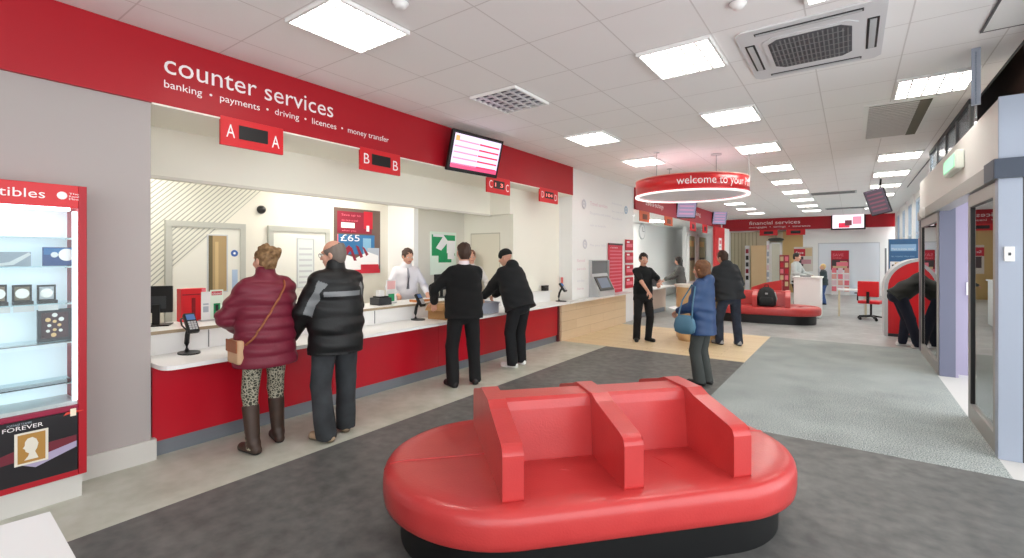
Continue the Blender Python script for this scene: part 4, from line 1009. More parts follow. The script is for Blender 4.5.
sw = thing('switch_plate', 'white switch plate on the blue-grey post of the entrance', 'switch', (1.05, 5.44, 1.66))
xs, zs1 = on_y(1009, 254, 5.46)
m = MB(wall_y(5.46, xs, zs1)); m.box(-.03, .03, -.06, .06, .0005, .02, WHITE); m.build('plate', sw, bevel=.003)
m = MB(wall_y(5.46, xs, zs1)); m.box(-.008, .008, -.012, .012, .02, .024, DARK); m.build('button', sw)
# glazing above the lobby and the dark panel nearer the camera
m = MB(); m.box(1.45, 1.50, 3.0, 9.3, 2.951, CEIL + .46, BROWN)
struct('wall_right_upper', m)
gs = thing('glass_screen', 'grey glazed screen between the lobby header and the ceiling', 'glass screen', (1.14, 9.2, 2.95))
m = MB(); m.box(1.12, 1.13, 7.5, 10.9, 2.96, CEIL - .001, ACRYL); m.build('pane', gs)
for y in (7.5, 8.35, 9.2, 10.05, 10.86):
    m = MB(); m.box(1.105, 1.145, y, y + .05, 2.951, CEIL - .001, GREY); m.build('post', gs)
m = MB(); m.box(1.10, 1.15, 7.5, 10.91, CEIL - .06, CEIL - .0005, DARK); m.build('head_rail', gs)
xh, yh = on_z(976, 58, CEIL)
hp = thing('acrylic_screen', 'narrow blue-grey acrylic panel hanging from the ceiling at the lobby', 'panel', (xh, yh, 2.85))
m = MB(); T = Matrix.Translation((xh, yh, 0)) @ Matrix.Rotation(YAW * 0 + math.atan2(yh, xh), 4, 'Z')
xo = MB(T); xo.box(-.3, .3, -.006, .006, 2.98, CEIL - .03, ACRYL); xo.build('acrylic_sheet', hp)
xo = MB(T); xo.box(-.3, -.27, -.03, .03, 2.975, CEIL - .001, BLUEGREY); xo.build('edge_profile', hp)
# right wall with its windows
m = MB(); WX = 1.62
bays = [11.4, 13.6, 15.8, 18.0, 20.2, 22.4, 24.6]
for y in bays: m.box(1.46, WX, y, y + .4, 0, CEIL + .5, WHITE)
m.box(1.5, WX, 10.95, 25.5, 0, .55, WHITE); m.box(1.5, WX, 10.95, 25.5, 3.3, CEIL + .5, WHITE); m.box(1.18, WX, 10.93, 11.02, 2.3, CEIL + .5, WHITE); m.box(.98, WX, 10.96, 11.08, 0, 2.3, lg)
m.box(1.18, WX, 16.0, 25.5, CEIL, CEIL + .1, WHITE); m.box(1.18, WX, 10.95, 16.0, CEIL, CEIL + .1, WHITE)
struct('wall_right', m)
WF = mat('window_frame_blue', (186, 202, 222), .4)
for i, (a, b) in enumerate(zip(bays[:-1], bays[1:])):
    a += .4
    root = tag(thing('window_%d' % (i + 1), None, None, (1.56, (a + b) / 2, .55)), kind='structure')
    m = MB(); m.box(1.52, 1.59, a, a + .06, .55, 3.3, WF); m.box(1.52, 1.59, b - .06, b, .55, 3.3, WF); m.box(1.52, 1.59, (a + b) / 2 - .04, (a + b) / 2 + .04, .55, 3.3, WF); m.box(1.52, 1.59, a, b, .55, .62, WF); m.box(1.52, 1.59, a, b, 3.23, 3.3, WF); m.box(1.52, 1.59, a, b, 2.3, 2.36, WF); m.build('window_frame', root)
    m = MB(); m.box(1.55, 1.556, a + .06, b - .06, .62, 3.23, GLASS); m.build('pane', root)
m = MB(); m.box(1.28, 1.34, 11.1, 25.3, 3.05, 3.15, BLUEGREY)

# ------------------------------------------------------------------ far area
# photo booth with a rounded top
kb_ = thing('photo_booth', 'red booth with a rounded shoulder by the entrance windows', 'booth', (1.15, 13.4, 0))
T = wall_y(12.62, .62, 0)
r = .55; H = 1.56; W = .72
prof = [(W, 0), (0, 0), (0, H - r)] + [(r - r * math.cos(a), H - r + r * math.sin(a)) for a in [math.pi / 2 * k / 10 for k in range(1, 11)]] + [(W, H)]
m = MB(T); m.prism(prof, -.86, 0, REDBRIGHT); m.build('shell', kb_)
def offset_band(prof, k): return [(x + (k if x < .3 else 0) * 0, y) for x, y in prof]
inner = [(0.0, 0)] + [(0, H - r)] + [(r - r * math.cos(a), H - r + r * math.sin(a)) for a in [math.pi / 2 * k / 10 for k in range(1, 11)]] + [(W, H)]
outer = [(x - .06 * (1 if x < .01 else (r - x) / r if x < r else 0), y + .06 * (0 if y <= H - r else min(1, (y - H + r) / r))) for x, y in inner]
m = MB(T); m.prism(outer + inner[::-1], -.88, .03, LGREY); m.build('edge_trim', kb_)
m = MB(T); m.box(.0, W, 0, .06, 0, .02, DARK); m.build('kick_strip', kb_)
# blue banner behind the booth
xa, _ = on_y(889, 300, 17.0); xb, _ = on_y(918, 300, 17.0); _, zt2 = on_y(903, 239, 17.0)
bn = poster('pull_up_banner', 'blue pull-up banner with a photo of people behind the red booth', wall_y(17.0, xa, .06), xb - xa, zt2 - .06, P('banner blue', (60, 104, 148)), [
    (.06, .94, .84, .93, P('banner sky', (150, 186, 220))), (.04, .96, .48, .70, PW), (.1, .45, .5, .66, P('banner dark', (50, 52, 58))), (.2, .36, .6, .69, PT), (.55, .92, .5, .68, P('banner plum', (70, 50, 70))), (.62, .8, .58, .68, P('skin print', (190, 150, 130)))],
    [('Want to know more?', .08, .855, .8, .03, PW), ('ask a member of our team', .08, .76, .8, .022, P('banner sky', (150, 186, 220)))], cat='banner')
m = MB(wall_y(17.0, xa, 0)); m.box(0, xb - xa, .001, .06, -.12, .12, LGREY); m.build('base', bn)
m = MB(wall_y(17.0, xa, 0)); m.box(-.015, 0, .06, zt2, -.02, .0, GREY); m.box(-.09, -.05, .06, zt2 - .25, -.12, -.08, GREY); m.build('side_pole', bn)
# tall red post by the booth
m = MB(); xq, _ = on_y(921.5, 280, 12.2); m.box(xq - .04, xq + .05, 12.15, 12.25, 0.001, 2.02, mat('pale_red_post', (206, 110, 112), .4)); m.box(xq - .06, xq + .07, 12.13, 12.27, 0.0005, .03, GREY)
tag(m.build('barrier_post'), 'slim pale red post beside the entrance door frame', 'post')
# office chair and table
oc = thing('office_chair', 'red office chair with black arms and five-star base at the far table', 'office chair', (.28, 15.7, 0), math.radians(-15))
cxx, cyy = .42, 15.6
oc.location = (cxx, cyy, 0)
R = Matrix.Translation((cxx, cyy, 0)) @ Matrix.Rotation(math.radians(-15), 4, 'Z')
m = MB(R)
for k in range(5):
    a = 2 * math.pi * k / 5 + .3; m.tube([(0, 0, .11), (.30 * math.cos(a), .30 * math.sin(a), .075)], [.03, .018], BLACK, 6)
m.build('star_base', oc)
for k in range(5):
    a = 2 * math.pi * k / 5 + .3
    m = MB(R @ Matrix.Translation((.30 * math.cos(a), .30 * math.sin(a), .035)) @ Matrix.Rotation(a, 4, 'Z') @ Matrix.Rotation(math.radians(90), 4, 'X')); m.cyl((0, 0), .034, -.02, .02, BLACK, 12); m.build('castor', oc)
m = MB(R); m.cyl((0, 0), .025, .1, .43, BLACK, 12); m.build('gas_column', oc)
m = MB(R); m.box(-.24, .24, -.24, .24, .43, .51, REDBRIGHT); m.build('seat', oc, bevel=.03, seg=3)
m = MB(R); m.box(-.23, .23, -.28, -.22, .62, 1.02, REDBRIGHT); m.build('backrest', oc, bevel=.025, seg=3)
m = MB(R); m.box(-.03, .03, -.3, -.26, .45, .75, BLACK); m.build('back_bar', oc)
for s_ in (-1, 1):
    m = MB(R); m.tube([(s_ * .26, .02, .46), (s_ * .30, .02, .5), (s_ * .30, .02, .68)], .018, BLACK, 6); m.box(s_ * .30 - .03, s_ * .30 + .03, -.14, .16, .68, .705, BLACK); m.build('armrest', oc)
tb = thing('side_table', 'small white table left of the red office chair', 'table', (-.02, 16.2, 0))
m = MB(Matrix.Translation((.02, 16.3, 0))); m.box(-.34, .36, -.3, .3, .72, .75, WHITEGL); m.build('table_top', tb)
for sx in (-1, 1):
    for sy in (-1, 1):
        m = MB(Matrix.Translation((.02, 16.3, 0))); m.box(sx * .3 - .02, sx * .3 + .02, sy * .26 - .02, sy * .26 + .02, .001, .72, mat('table_leg_cream', (214, 204, 176), .5)); m.build('leg', tb)
# white reception desk, far
dk = thing('reception_desk', 'tall white desk behind the far red bench', 'desk', (-1.05, 15.3, 0))
a0, a1 = on_z(795.5, 318, 0), on_z(817, 315.5, 0)
_, zd = on_y(805, 276, 15.0)
m = MB(); m.box(-1.28, -.66, 15.0, 15.9, .04, 1.08, WHITE); m.build('body', dk, bevel=.01)
m = MB(); m.box(-1.31, -.63, 14.97, 15.93, 1.08, 1.11, WHITEGL); m.build('top', dk)
m = MB(); m.box(-1.25, -.69, 15.03, 15.87, .001, .04, LGREY); m.build('plinth', dk)
m = MB(); m.box(-1.15, -.9, 15.2, 15.4, 1.111, 1.14, DARK); m.build('keyboard_tray', dk)
# low red seat behind the far sofa
rs = thing('waiting_seat', 'low red seat with sloping back between the far bench and the white desk', 'seat', (-2.0, 15.6, 0))
m = MB(Matrix.Translation((-2.0, 15.6, 0))); m.box(-.45, .35, -.3, .35, .3, .45, LEATHER); m.build('seat_cushion', rs, bevel=.03, seg=3)
m = MB(Matrix.Translation((-2.0, 15.6, 0)) @ frame((0, 0, 0), (1, 0, 0), (0, 0, 1), (0, -1, 0))); m.prism([(-.45, .42), (.35, .42), (.35, .98), (-.1, .88), (-.45, .74)], -.35, -.22, LEATHER); m.build('backrest', rs, bevel=.03, seg=3)
m = MB(Matrix.Translation((-2.0, 15.6, 0))); m.box(-.4, .3, -.25, .3, .001, .3, BLACK); m.build('plinth', rs)
# far wall: panelling, door frame, posters, racks
T = wall_y(YE, 0, 0)
SLAT = mat('slatted_beige', (206, 196, 168), .6); PALEW = mat('pale_wood', (226, 196, 152), .5); GLZ = mat('frosted_panel', (222, 222, 206), .4)
def fx(u, v, d=YE): return on_y(u, v, d)
m = MB(T)
xa, _ = fx(731, 260); xb, _ = fx(803, 260)
m.box(xa, xb, 0, 2.86, .001, .02, SLAT); k = xa
while k < fx(757, 260)[0]: m.box(k, k + .03, 0, 2.84, .02, .035, mat('slat_dark', (164, 152, 124), .6)); k += .16
m.box(fx(783, 240)[0], xb, 0, 2.86, .02, .03, mat('ochre_panel', (200, 168, 110), .5))
struct('trim_far_panelling', m)
t = thing('wooden_cabinet', 'tall plain light wood cabinet against the far wall', 'cabinet', (fx(757, 280)[0], YE - .35, 0))
T2 = wall_y(YE - .35, 0, 0)
a, b = fx(751, 260, YE - .35)[0], fx(766, 260, YE - .35)[0]
m = MB(T2); m.box(a, b, .05, 2.2, -.34, 0, PALEW); m.build('body', t); m = MB(T2); m.box(a, b, .1, 2.15, 0, .015, PALEW); m.build('door', t); m = MB(T2); m.box(a + .03, b - .03, .001, .05, -.3, -.02, DARK); m.build('plinth', t)
t = thing('leaflet_rack', 'narrow rack of dark pictures left of the wooden cabinet', 'leaflet rack', (fx(747, 280)[0], YE - .3, 0))
a, b = fx(745, 260, YE - .3)[0], fx(749.5, 260, YE - .3)[0]
T3 = wall_y(YE - .3, 0, 0)
m = MB(T3); m.box(a, b, .001, 2.2, -.05, 0, PW); m.build('panel', t)
for k in range(5):
    m = MB(T3); m.box(a + .04, b - .04, .55 + k * .32, .75 + k * .32, 0, .03, (BLACK, PM, DARK)[k % 3]); m.build('leaflet', t)
t = thing('leaflet_rack', 'white rack of leaflets right of the wooden cabinet', 'leaflet rack', (fx(768, 280)[0], YE - .3, 0))
a, b = fx(766.5, 260, YE - .3)[0], fx(769.5, 260, YE - .3)[0]
m = MB(T3); m.box(a, b, .001, 2.4, -.05, 0, PW); m.build('panel', t)
for k in range(6):
    m = MB(T3); m.box(a + .02, b - .02, .4 + k * .32, .62 + k * .32, 0, .03, (LGREY, PGR, FPK)[k % 3]); m.build('leaflet', t)
root = tag(thing('door_7', None, None, (fx(776, 280)[0], YE, 0)), kind='structure')
a, b = fx(770, 260)[0], fx(782, 260)[0]
m = MB(T); m.box(a, a + .08, 0, 2.35, .031, .08, WHITE); m.box(b - .08, b, 0, 2.35, .031, .08, WHITE); m.box(a, b, 2.27, 2.35, .031, .08, WHITE); m.build('door_frame', root)
m = MB(T); m.box(a + .08, b - .08, 0, 2.27, .031, .05, GLZ); m.build('door_leaf', root)
xl, zl = fx(776, 239.5, YE - .16)
m = MB(wall_y(YE - .16, xl, zl)); m.prism([(.33 * math.cos(i * math.pi / 12), .085 * math.sin(i * math.pi / 12)) for i in range(24)], -.08, .08, mat('olive_black', (40, 42, 30), .4)); m.box(-.01, .01, .08, 2.921 - zl, -.01, .01, DARK)
tag(m.build('hanging_sign'), 'dark oval sign hanging above the far door', 'sign')
a, z1 = fx(794, 247); b, _ = fx(813, 247)
poster('wall_poster', 'red-topped poster with a figure behind the seated clerk', wall_y(YE - .02, a, 1.0), b - a, z1 - 1.0, P('poster beige', (214, 206, 196)), [(.0, .72, .62, .92, PR), (.1, .5, .2, .6, P('poster dark', (66, 56, 60))), (.4, .9, .3, .48, P('poster pink', (196, 140, 150))), (.6, .95, .62, .95, PT)], [('Save', .1, .72, .4, .09, PW)])
a, z1 = fx(831, 250.5, YE); b, z0_ = fx(849, 270, YE)
poster('wall_poster', 'red and brown poster on the white far wall', wall_y(YE - .02, a, z0_), b - a, z1 - z0_, PM, [(.02, .98, .55, .98, PR), (.1, .9, .08, .45, PT), (.05, .5, .2, .5, P('poster dark', (66, 56, 60))), (.3, .95, .2, .4, PP)], [('SAVE', .1, .7, .6, .14, PP), ('today', .1, .58, .5, .08, PP)])
a, z1 = fx(831, 271.5, YE - .3); b, _ = fx(850, 300, YE - .3)
t = thing('leaflet_rack', 'pink and white leaflet rack under the red and brown poster', 'leaflet rack', ((a + b) / 2, YE - .3, 0))
m = MB(T3); m.box(a, b, .001, z1, -.2, 0, PW); m.build('panel', t)
for k in range(4):
    for j in range(3):
        w = (b - a) / 3; m = MB(T3); m.box(a + j * w + .03, a + (j + 1) * w - .03, .15 + k * .27, .36 + k * .27, .001, .03, (PP, FPK, P('salmon', (226, 160, 150)))[(j + k) % 3]); m.build('leaflet', t)
m = MB(T); a, zq = fx(818, 243); b, _ = fx(880, 243)
m.box(a, b, 0, zq, .001, .006, mat('panel_edge', (206, 210, 216), .6)); m.box(a + .04, b - .04, 0, zq - .04, .006, .012, mat('bluish_white_panel', (232, 238, 246), .5)); struct('trim_far_panel', m)
a, z1 = fx(779.5, 255, YE - 1.2); b, _ = fx(789, 255, YE - 1.2)
t = thing('leaflet_rack', 'red leaflet rack standing before the far door', 'leaflet rack', ((a + b) / 2, YE - 1.2, 0)); T4 = wall_y(YE - 1.2, 0, 0)
m = MB(T4); m.box(a, b, .001, z1, -.15, 0, P('rack red', (150, 40, 50))); m.build('panel', t)
for k in range(5):
    for j in range(2):
        w = (b - a) / 2; m = MB(T4); m.box(a + j * w + .03, a + (j + 1) * w - .03, .35 + k * .28, .55 + k * .28, .001, .03, (PR, PT, PP)[(j + k) % 3]); m.build('leaflet', t)
# far column and windows of the second area
m = MB(); m.box(-4.61, -4.5, 20.6, 22.2, 0, 2.9, mat('red_column_paint', (208, 44, 50), .45)); struct('trim_column', m)
m = MB(); m.box(-5.0, -4.48, 22.2, 23.1, 0, 2.9, WHITE); struct('trim_column_side', m)
t = thing('crest_notice', 'small white notice on the red column', 'notice', (-4.5, 21.3, 1.6))
ya, z_ = on_x(715, 243, -4.49)
m = MB(wall_x(-4.499, 21.1, 1.95)); m.box(0, .5, 0, .5, 0, .01, PW); m.build('sheet', t)
m = MB(wall_x(-4.489, 21.1, 1.95)); m.box(.1, .4, .1, .16, 0, .002, PGR); m.box(.1, .4, .25, .4, 0, .002, PP); m.build('print', t)
for i, (ua, ub) in enumerate(((687, 695), (697, 705))):
    XW_ = -5.6
    Y1, _ = on_x(ua, 240, XW_); Y2, _ = on_x(ub, 240, XW_)
    root = tag(thing('window_%d' % (7 + i), None, None, (XW_, (Y1 + Y2) / 2, .8)), kind='structure')
    m = MB(wall_x(XW_, Y1, 0)); w = Y2 - Y1
    m.box(0, .1, .6, 2.6, 0, .08, WHITE); m.box(w - .1, w, .6, 2.6, 0, .08, WHITE); m.box(0, w, 2.55, 2.65, 0, .08, WHITE); m.box(0, w, .55, .62, 0, .08, WHITE); m.build('window_frame', root)
    m = MB(wall_x(XW_, Y1, 0)); m.box(.1, w - .1, .62, 2.55, .01, .02, mat('olive_interior', (176, 168, 128), .4)); m.box(.2, w - .2, 1.5, 1.62, .02, .03, DARK); m.box(.15, w - .3, 2.1, 2.35, .02, .03, mat('warm_window', (226, 190, 120), .4)); m.build('pane', root)
Y1, _ = on_x(686.5, 240, -5.6); Y2, _ = on_x(709, 240, -5.6)
m = MB(); m.box(-5.75, -5.6, Y1 - .05, Y2 + .5, 0, 2.93, WHITE); struct('wall_recess_end', m)
# bench shelf things on the second counter
t = small_box('charity_box', 'red collection box on the far counter behind the staff member', 'box', -4.55, 12.2, CT, .22, .3, .28, REDBRIGHT, 0, lambda R, t, sx, sy, sz: MB(R).box(-sx * .3, sx * .3, -sy * .2, sy * .2, sz, sz + .03, PP).build('slot_cover', t))
small_box('cash_machine', 'grey keypad unit on the far counter in front of the grey-coated woman', 'terminal', -4.75, 13.9, CT, .2, .25, .22, DARK, 0, lambda R, t, sx, sy, sz: MB(R).box(-.06, .08, -.08, .08, sz, sz + .02, LGREY).build('keypad', t))
small_box('document_tray', 'pale document tray on the far counter', 'tray', -4.8, 13.1, CT, .3, .4, .1, LGREY, 0)

# ------------------------------------------------------------------ people: signed distance bodies turned into meshes
V3 = lambda *a: np.array(a, float)
class Field:
    def __init__(s, lo, hi, h):
        s.lo = np.array(lo, float); s.h = h
        s.n = np.ceil((np.array(hi) - s.lo) / h).astype(int) + 1
        s.D = np.full(tuple(s.n), 0.5, np.float32)
        s.ax = [s.lo[i] + h * np.arange(s.n[i]) for i in range(3)]
    def sl(s, lo, hi):
        a = np.clip(((np.array(lo) - s.lo) / s.h).astype(int), 0, s.n - 1); b = np.clip(((np.array(hi) - s.lo) / s.h).astype(int) + 2, 1, s.n)
        sl = tuple(slice(a[i], b[i]) for i in range(3))
        X, Y, Z = np.meshgrid(*[s.ax[i][sl[i]] for i in range(3)], indexing='ij')
        return sl, np.stack([X, Y, Z], -1)
    def put(s, sl, d, k, sub=False):
        D = s.D[sl]
        if sub:
            d = -d; hh = np.clip(0.5 - 0.5 * (D - d) / k, 0, 1); s.D[sl] = (D * (1 - hh) + d * hh + k * hh * (1 - hh)).astype(np.float32)
        else:
            hh = np.clip(0.5 + 0.5 * (D - d) / k, 0, 1); s.D[sl] = (D * (1 - hh) + d * hh - k * hh * (1 - hh)).astype(np.float32)
    def cap(s, a, b, ra, rb, k=.02, w=None, sx=1.0, sub=False):
        a = np.array(a, float); b = np.array(b, float); R = max(ra, rb) * max(sx, 1) + k + .03
        sl, p = s.sl(np.minimum(a, b) - R, np.maximum(a, b) + R)
        if p.size == 0: return s
        q = p - a; ba = b - a
        if w is not None:
            w = np.array(w, float); f = 1 / sx - 1
            q = q + (q @ w)[..., None] * w * f; ba = ba + (ba @ w) * w * f
        L = max(ba @ ba, 1e-9); t = np.clip((q @ ba) / L, 0, 1)
        d = np.linalg.norm(q - t[..., None] * ba, axis=-1) - (ra + (rb - ra) * t)
        s.put(sl, d, k, sub); return s
    def ell(s, c, r, M=None, k=.02, sub=False):
        c = np.array(c, float); r = np.array(r, float); R = r.max() + k + .03
        sl, p = s.sl(c - R, c + R)
        if p.size == 0: return s
        q = p - c
        if M is not None: q = q @ M
        k0 = np.linalg.norm(q / r, axis=-1); k1 = np.linalg.norm(q / (r * r), axis=-1) + 1e-9
        s.put(sl, k0 * (k0 - 1) / k1, k, sub); return s
    def clip(s, o, n):
        """keep the side where (p - o).n < 0"""
        X, Y, Z = np.meshgrid(*s.ax, indexing='ij', sparse=True)
        s.D = np.maximum(s.D, ((X - o[0]) * n[0] + (Y - o[1]) * n[1] + (Z - o[2]) * n[2]).astype(np.float32)); return s
    def disp(s, f):
        X, Y, Z = np.meshgrid(*s.ax, indexing='ij', sparse=True); s.D = (s.D + f(X, Y, Z)).astype(np.float32); return s
    def mesh(s):
        D = s.D; h = s.h; I = D < 0
        c = sum(I[i:i + I.shape[0] - 1, j:j + I.shape[1] - 1, k:k + I.shape[2] - 1].astype(np.int8) for i in (0, 1) for j in (0, 1) for k in (0, 1))
        act = (c > 0) & (c < 8); idx = np.argwhere(act)
        if not len(idx): return [], []
        ids = np.full(act.shape, -1, np.int32); ids[tuple(idx.T)] = np.arange(len(idx))
        corner = {o: D[idx[:, 0] + o[0], idx[:, 1] + o[1], idx[:, 2] + o[2]] for o in [(i, j, k) for i in (0, 1) for j in (0, 1) for k in (0, 1)]}
        acc = np.zeros((len(idx), 3)); cnt = np.zeros(len(idx))
        for o in corner:
            for ax in range(3):
                if o[ax]: continue
                o2 = list(o); o2[ax] = 1; o2 = tuple(o2); d0, d1 = corner[o], corner[o2]
                m = (d0 < 0) != (d1 < 0); t = np.where(m, d0 / np.where(m, d0 - d1, 1), 0)
                pt = np.array(o, float)[None].repeat(len(idx), 0); pt[:, ax] = t
                acc += np.where(m[:, None], pt, 0); cnt += m
        V = s.lo + (idx + acc / cnt[:, None]) * h
        Fs = []
        for ax in range(3):
            A = np.moveaxis(I, ax, 0); ch = A[:-1] != A[1:]; ch = np.moveaxis(ch, 0, ax)
            e = np.argwhere(ch); b, c_ = (ax + 1) % 3, (ax + 2) % 3
            e = e[(e[:, b] > 0) & (e[:, c_] > 0) & (e[:, b] < ids.shape[b]) & (e[:, c_] < ids.shape[c_])]
            if not len(e): continue
            def g(db, dc):
                q = e.copy(); q[:, b] += db; q[:, c_] += dc; return ids[q[:, 0], q[:, 1], q[:, 2]]
            q = np.stack([g(-1, -1), g(0, -1), g(0, 0), g(-1, 0)], 1)
            ins = I[e[:, 0], e[:, 1], e[:, 2]]; q[~ins] = q[~ins][:, ::-1]
            Fs.append(q)
        F = np.concatenate(Fs); F = F[(F >= 0).all(1)]
        return V, F
    def build(s, name, parent, mats, fn=None):
        V, F = s.mesh(); me = bpy.data.meshes.new(name)
        if len(V): me.from_pydata(V.tolist(), [], F.tolist())
        for m in (mats if isinstance(mats, (list, tuple)) else [mats]): me.materials.append(m)
        if fn and len(V):
            C = V[F].mean(1); me.polygons.foreach_set('material_index', fn(C).astype(np.int32))
        me.polygons.foreach_set('use_smooth', [True] * len(me.polygons)); me.update()
        o = bpy.data.objects.new(name, me); COL.objects.link(o); o.parent = parent
        return o

def ik(a, b, l1, l2, pole):
    v = b - a; d = min(np.linalg.norm(v), (l1 + l2) * .999); u = v / np.linalg.norm(v)
    x = (l1 * l1 - l2 * l2 + d * d) / (2 * d); hgt = math.sqrt(max(l1 * l1 - x * x, 0))
    p = pole - (pole @ u) * u; p = p / (np.linalg.norm(p) + 1e-9)
    return a + u * x + p * hgt, a + u * d
def wob(amp, fr, seed):
    rg = np.random.RandomState(seed); K = rg.normal(size=(5, 3)); ph = rg.rand(5) * 6.28
    return lambda X, Y, Z: amp * sum(np.sin(fr * (K[i, 0] * X + K[i, 1] * Y + K[i, 2] * Z) + ph[i]) for i in range(5)) / 2.2

SKIN = mat('skin', (214, 164, 140), .55, noise=(14, .3, (204, 148, 124)))
EYEW, EYED = mat('eye_white', (230, 226, 220), .3), mat('eye_dark', (40, 30, 26), .2)
LIPS = mat('lips', (176, 98, 92), .5)
SOLE = mat('sole_dark', (34, 32, 30), .7)

def person(label, uf, vf, facing, top=None, H=None, loc=None, lean=0, side=0, yaw=0, pitch=0, roll=0, hands=((-.2, .12, .85), (.2, .12, .85)),
           feet=((-.1, .0, 0), (.1, .0, 0)), vox=.010, top_spec=None, trouser=None, shoe=None, hair=None, build=1.0, poleL=(-.5, -.8, -.4), poleR=(.5, -.8, -.4), drop=0, curl=.7, extras=None, bare=False, tw=0):
    if loc is None: loc = on_z(uf, vf, 0)
    if H is None:
        d = loc[0] * DFWD[0] + loc[1] * DFWD[1]; H = EYE - (top - HOR) / FPX * d
    t = thing('person', label, 'person', (loc[0], loc[1], 0), math.radians(facing - 90))
    s = H / 1.75; th = math.radians(lean); sd_ = math.radians(side)
    U = V3(math.sin(sd_), math.sin(th) * math.cos(sd_), math.cos(th) * math.cos(sd_)); R0 = V3(1, 0, 0) - U * U[0]; R0 /= np.linalg.norm(R0); Fw = np.cross(U, R0)
    twr = math.radians(tw); Rs = R0 * math.cos(twr) + Fw * math.sin(twr)
    P = V3(0, -.10 * math.sin(th), .93 - drop) * s
    Nb = P + U * .55 * s
    S = [Nb - U * .085 * s + sg * Rs * (.150 + .012 * build) * s for sg in (-1, 1)]
    # head frame
    ya, pi_, ro = math.radians(yaw), math.radians(pitch), math.radians(roll)
    Mh = np.array((Matrix.Rotation(ya, 3, 'Z') @ Matrix.Rotation(pi_, 3, 'X') @ Matrix.Rotation(ro, 3, 'Y')))     # columns: right, forward, up
    Un = U * .6 + Mh[:, 2] * .4; Un /= np.linalg.norm(Un)
    Hc = Nb + Un * .055 * s + Mh[:, 2] * .095 * s + Mh[:, 1] * .015 * s
    hp = lambda x, y, z: Hc + Mh @ V3(x, y, z) * s
    W = []; E = []
    for i in (0, 1):
        e, w = ik(S[i], V3(*hands[i]) * s, .29 * s, .26 * s, V3(*((poleL, poleR)[i]))); E.append(e); W.append(w)
    hips = [P - U * .02 * s + sg * R0 * .092 * s for sg in (-1, 1)]; K = []; A = []; FD = []
    for i in (0, 1):
        fx_, fy_, fa = feet[i]; a = V3(fx_ * s, fy_ * s, .085 * s); fd = V3(-math.sin(math.radians(fa)), math.cos(math.radians(fa)), 0)
        k_, a_ = ik(hips[i], a, .428 * s, .408 * s, fd); K.append(k_); A.append(a); FD.append(fd)
    pts = np.array([P, Nb, Hc, *S, *E, *W, *K, *A, *hips]); lo = pts.min(0) - .30 * s; hi = pts.max(0) + .30 * s; lo[2] = -.02
    J = dict(P=P, Nb=Nb, S=S, E=E, W=W, U=U, F=Fw, R=R0, Hc=Hc, Mh=Mh, hp=hp, s=s, K=K, A=A, lo=lo, hi=hi, hips=hips)
    # ---- body, one continuous mesh
    f = Field(lo, hi, vox * .8)
    f.cap(P - U * .02 * s, P + U * .08 * s, .095 * s, .09 * s, w=R0, sx=1.45)
    f.cap(P + U * .08 * s, P + U * .24 * s, .085 * s, .09 * s, w=R0, sx=1.4)
    f.cap(P + U * .26 * s, P + U * .42 * s, .098 * s, .085 * s, w=Rs, sx=1.55)
    for i in (0, 1):
        f.cap(Nb - U * .05 * s, S[i], .045 * s, .05 * s, .03)
        f.cap(S[i], E[i], .046 * s, .038 * s, .03); f.cap(E[i], W[i], .038 * s, .026 * s, .012)
        f.cap(hips[i], K[i], .078 * s, .052 * s, .03); f.cap(K[i], A[i], .052 * s, .036 * s, .012)
        f.ell(K[i] * .62 + A[i] * .38 - FD[i] * .015 * s, (.043 * s, .043 * s, .10 * s), k=.02)
        f.cap(A[i] - V3(0, 0, .04) * s, A[i] + FD[i] * .13 * s - V3(0, 0, .055) * s, .034 * s, .024 * s, .02)
        # hand
        dr = W[i] - E[i]; dr /= np.linalg.norm(dr); up = V3(0, 0, -1) if abs(dr[2]) < .85 else V3((1, -1)[i], 0, 0)
        nrm = up - (up @ dr) * dr; nrm /= np.linalg.norm(nrm); ac = np.cross(dr, nrm) * (1 if i else -1)
        Mp = np.stack([ac, dr, nrm], 1)
        f.cap(W[i], W[i] + dr * .04 * s, .024 * s, .024 * s, .01)
        f.ell(W[i] + dr * .055 * s, V3(.040, .052, .017) * s, Mp, k=.01)
        for q, (o_, L_) in enumerate(((-.029, .060), (-.010, .072), (.010, .068), (.028, .055))):
            b0 = W[i] + dr * .092 * s + ac * o_ * s; c1 = math.radians(20 + 35 * curl + 4 * q); c2 = math.radians(35 + 70 * curl + 5 * q)
            b1 = b0 + (dr * math.cos(c1) + nrm * math.sin(c1)) * L_ * .6 * s; b2 = b1 + (dr * math.cos(c2) + nrm * math.sin(c2)) * L_ * .55 * s
            f.cap(b0, b1, .0098 * s, .009 * s, .004); f.cap(b1, b2, .009 * s, .0078 * s, .004)
        t0 = W[i] + dr * .03 * s - ac * .03 * s; t1 = t0 + (dr * .65 - ac * .65 + nrm * .25) * .042 * s; t2 = t1 + (dr * .85 - ac * .1 + nrm * .4) * .032 * s
        f.cap(t0, t1, .0125 * s, .0105 * s, .006); f.cap(t1, t2, .0105 * s, .009 * s, .004)
    f.cap(Nb - U * .03 * s, hp(0, -.01, -.05), .056 * s, .052 * s, .02)
    f.ell(hp(0, -.012, .03), V3(.076, .094, .094) * s, Mh, k=.02); f.ell(hp(0, .02, -.035), V3(.062, .074, .078) * s, Mh, k=.02)
    f.ell(hp(0, .04, -.082), V3(.042, .045, .032) * s, Mh, k=.02)
    f.cap(hp(0, .088, .012), hp(0, .108, -.026), .009 * s, .0145 * s, .010); f.cap(hp(-.034, .080, .026), hp(.034, .080, .026), .013 * s, .013 * s, .012)
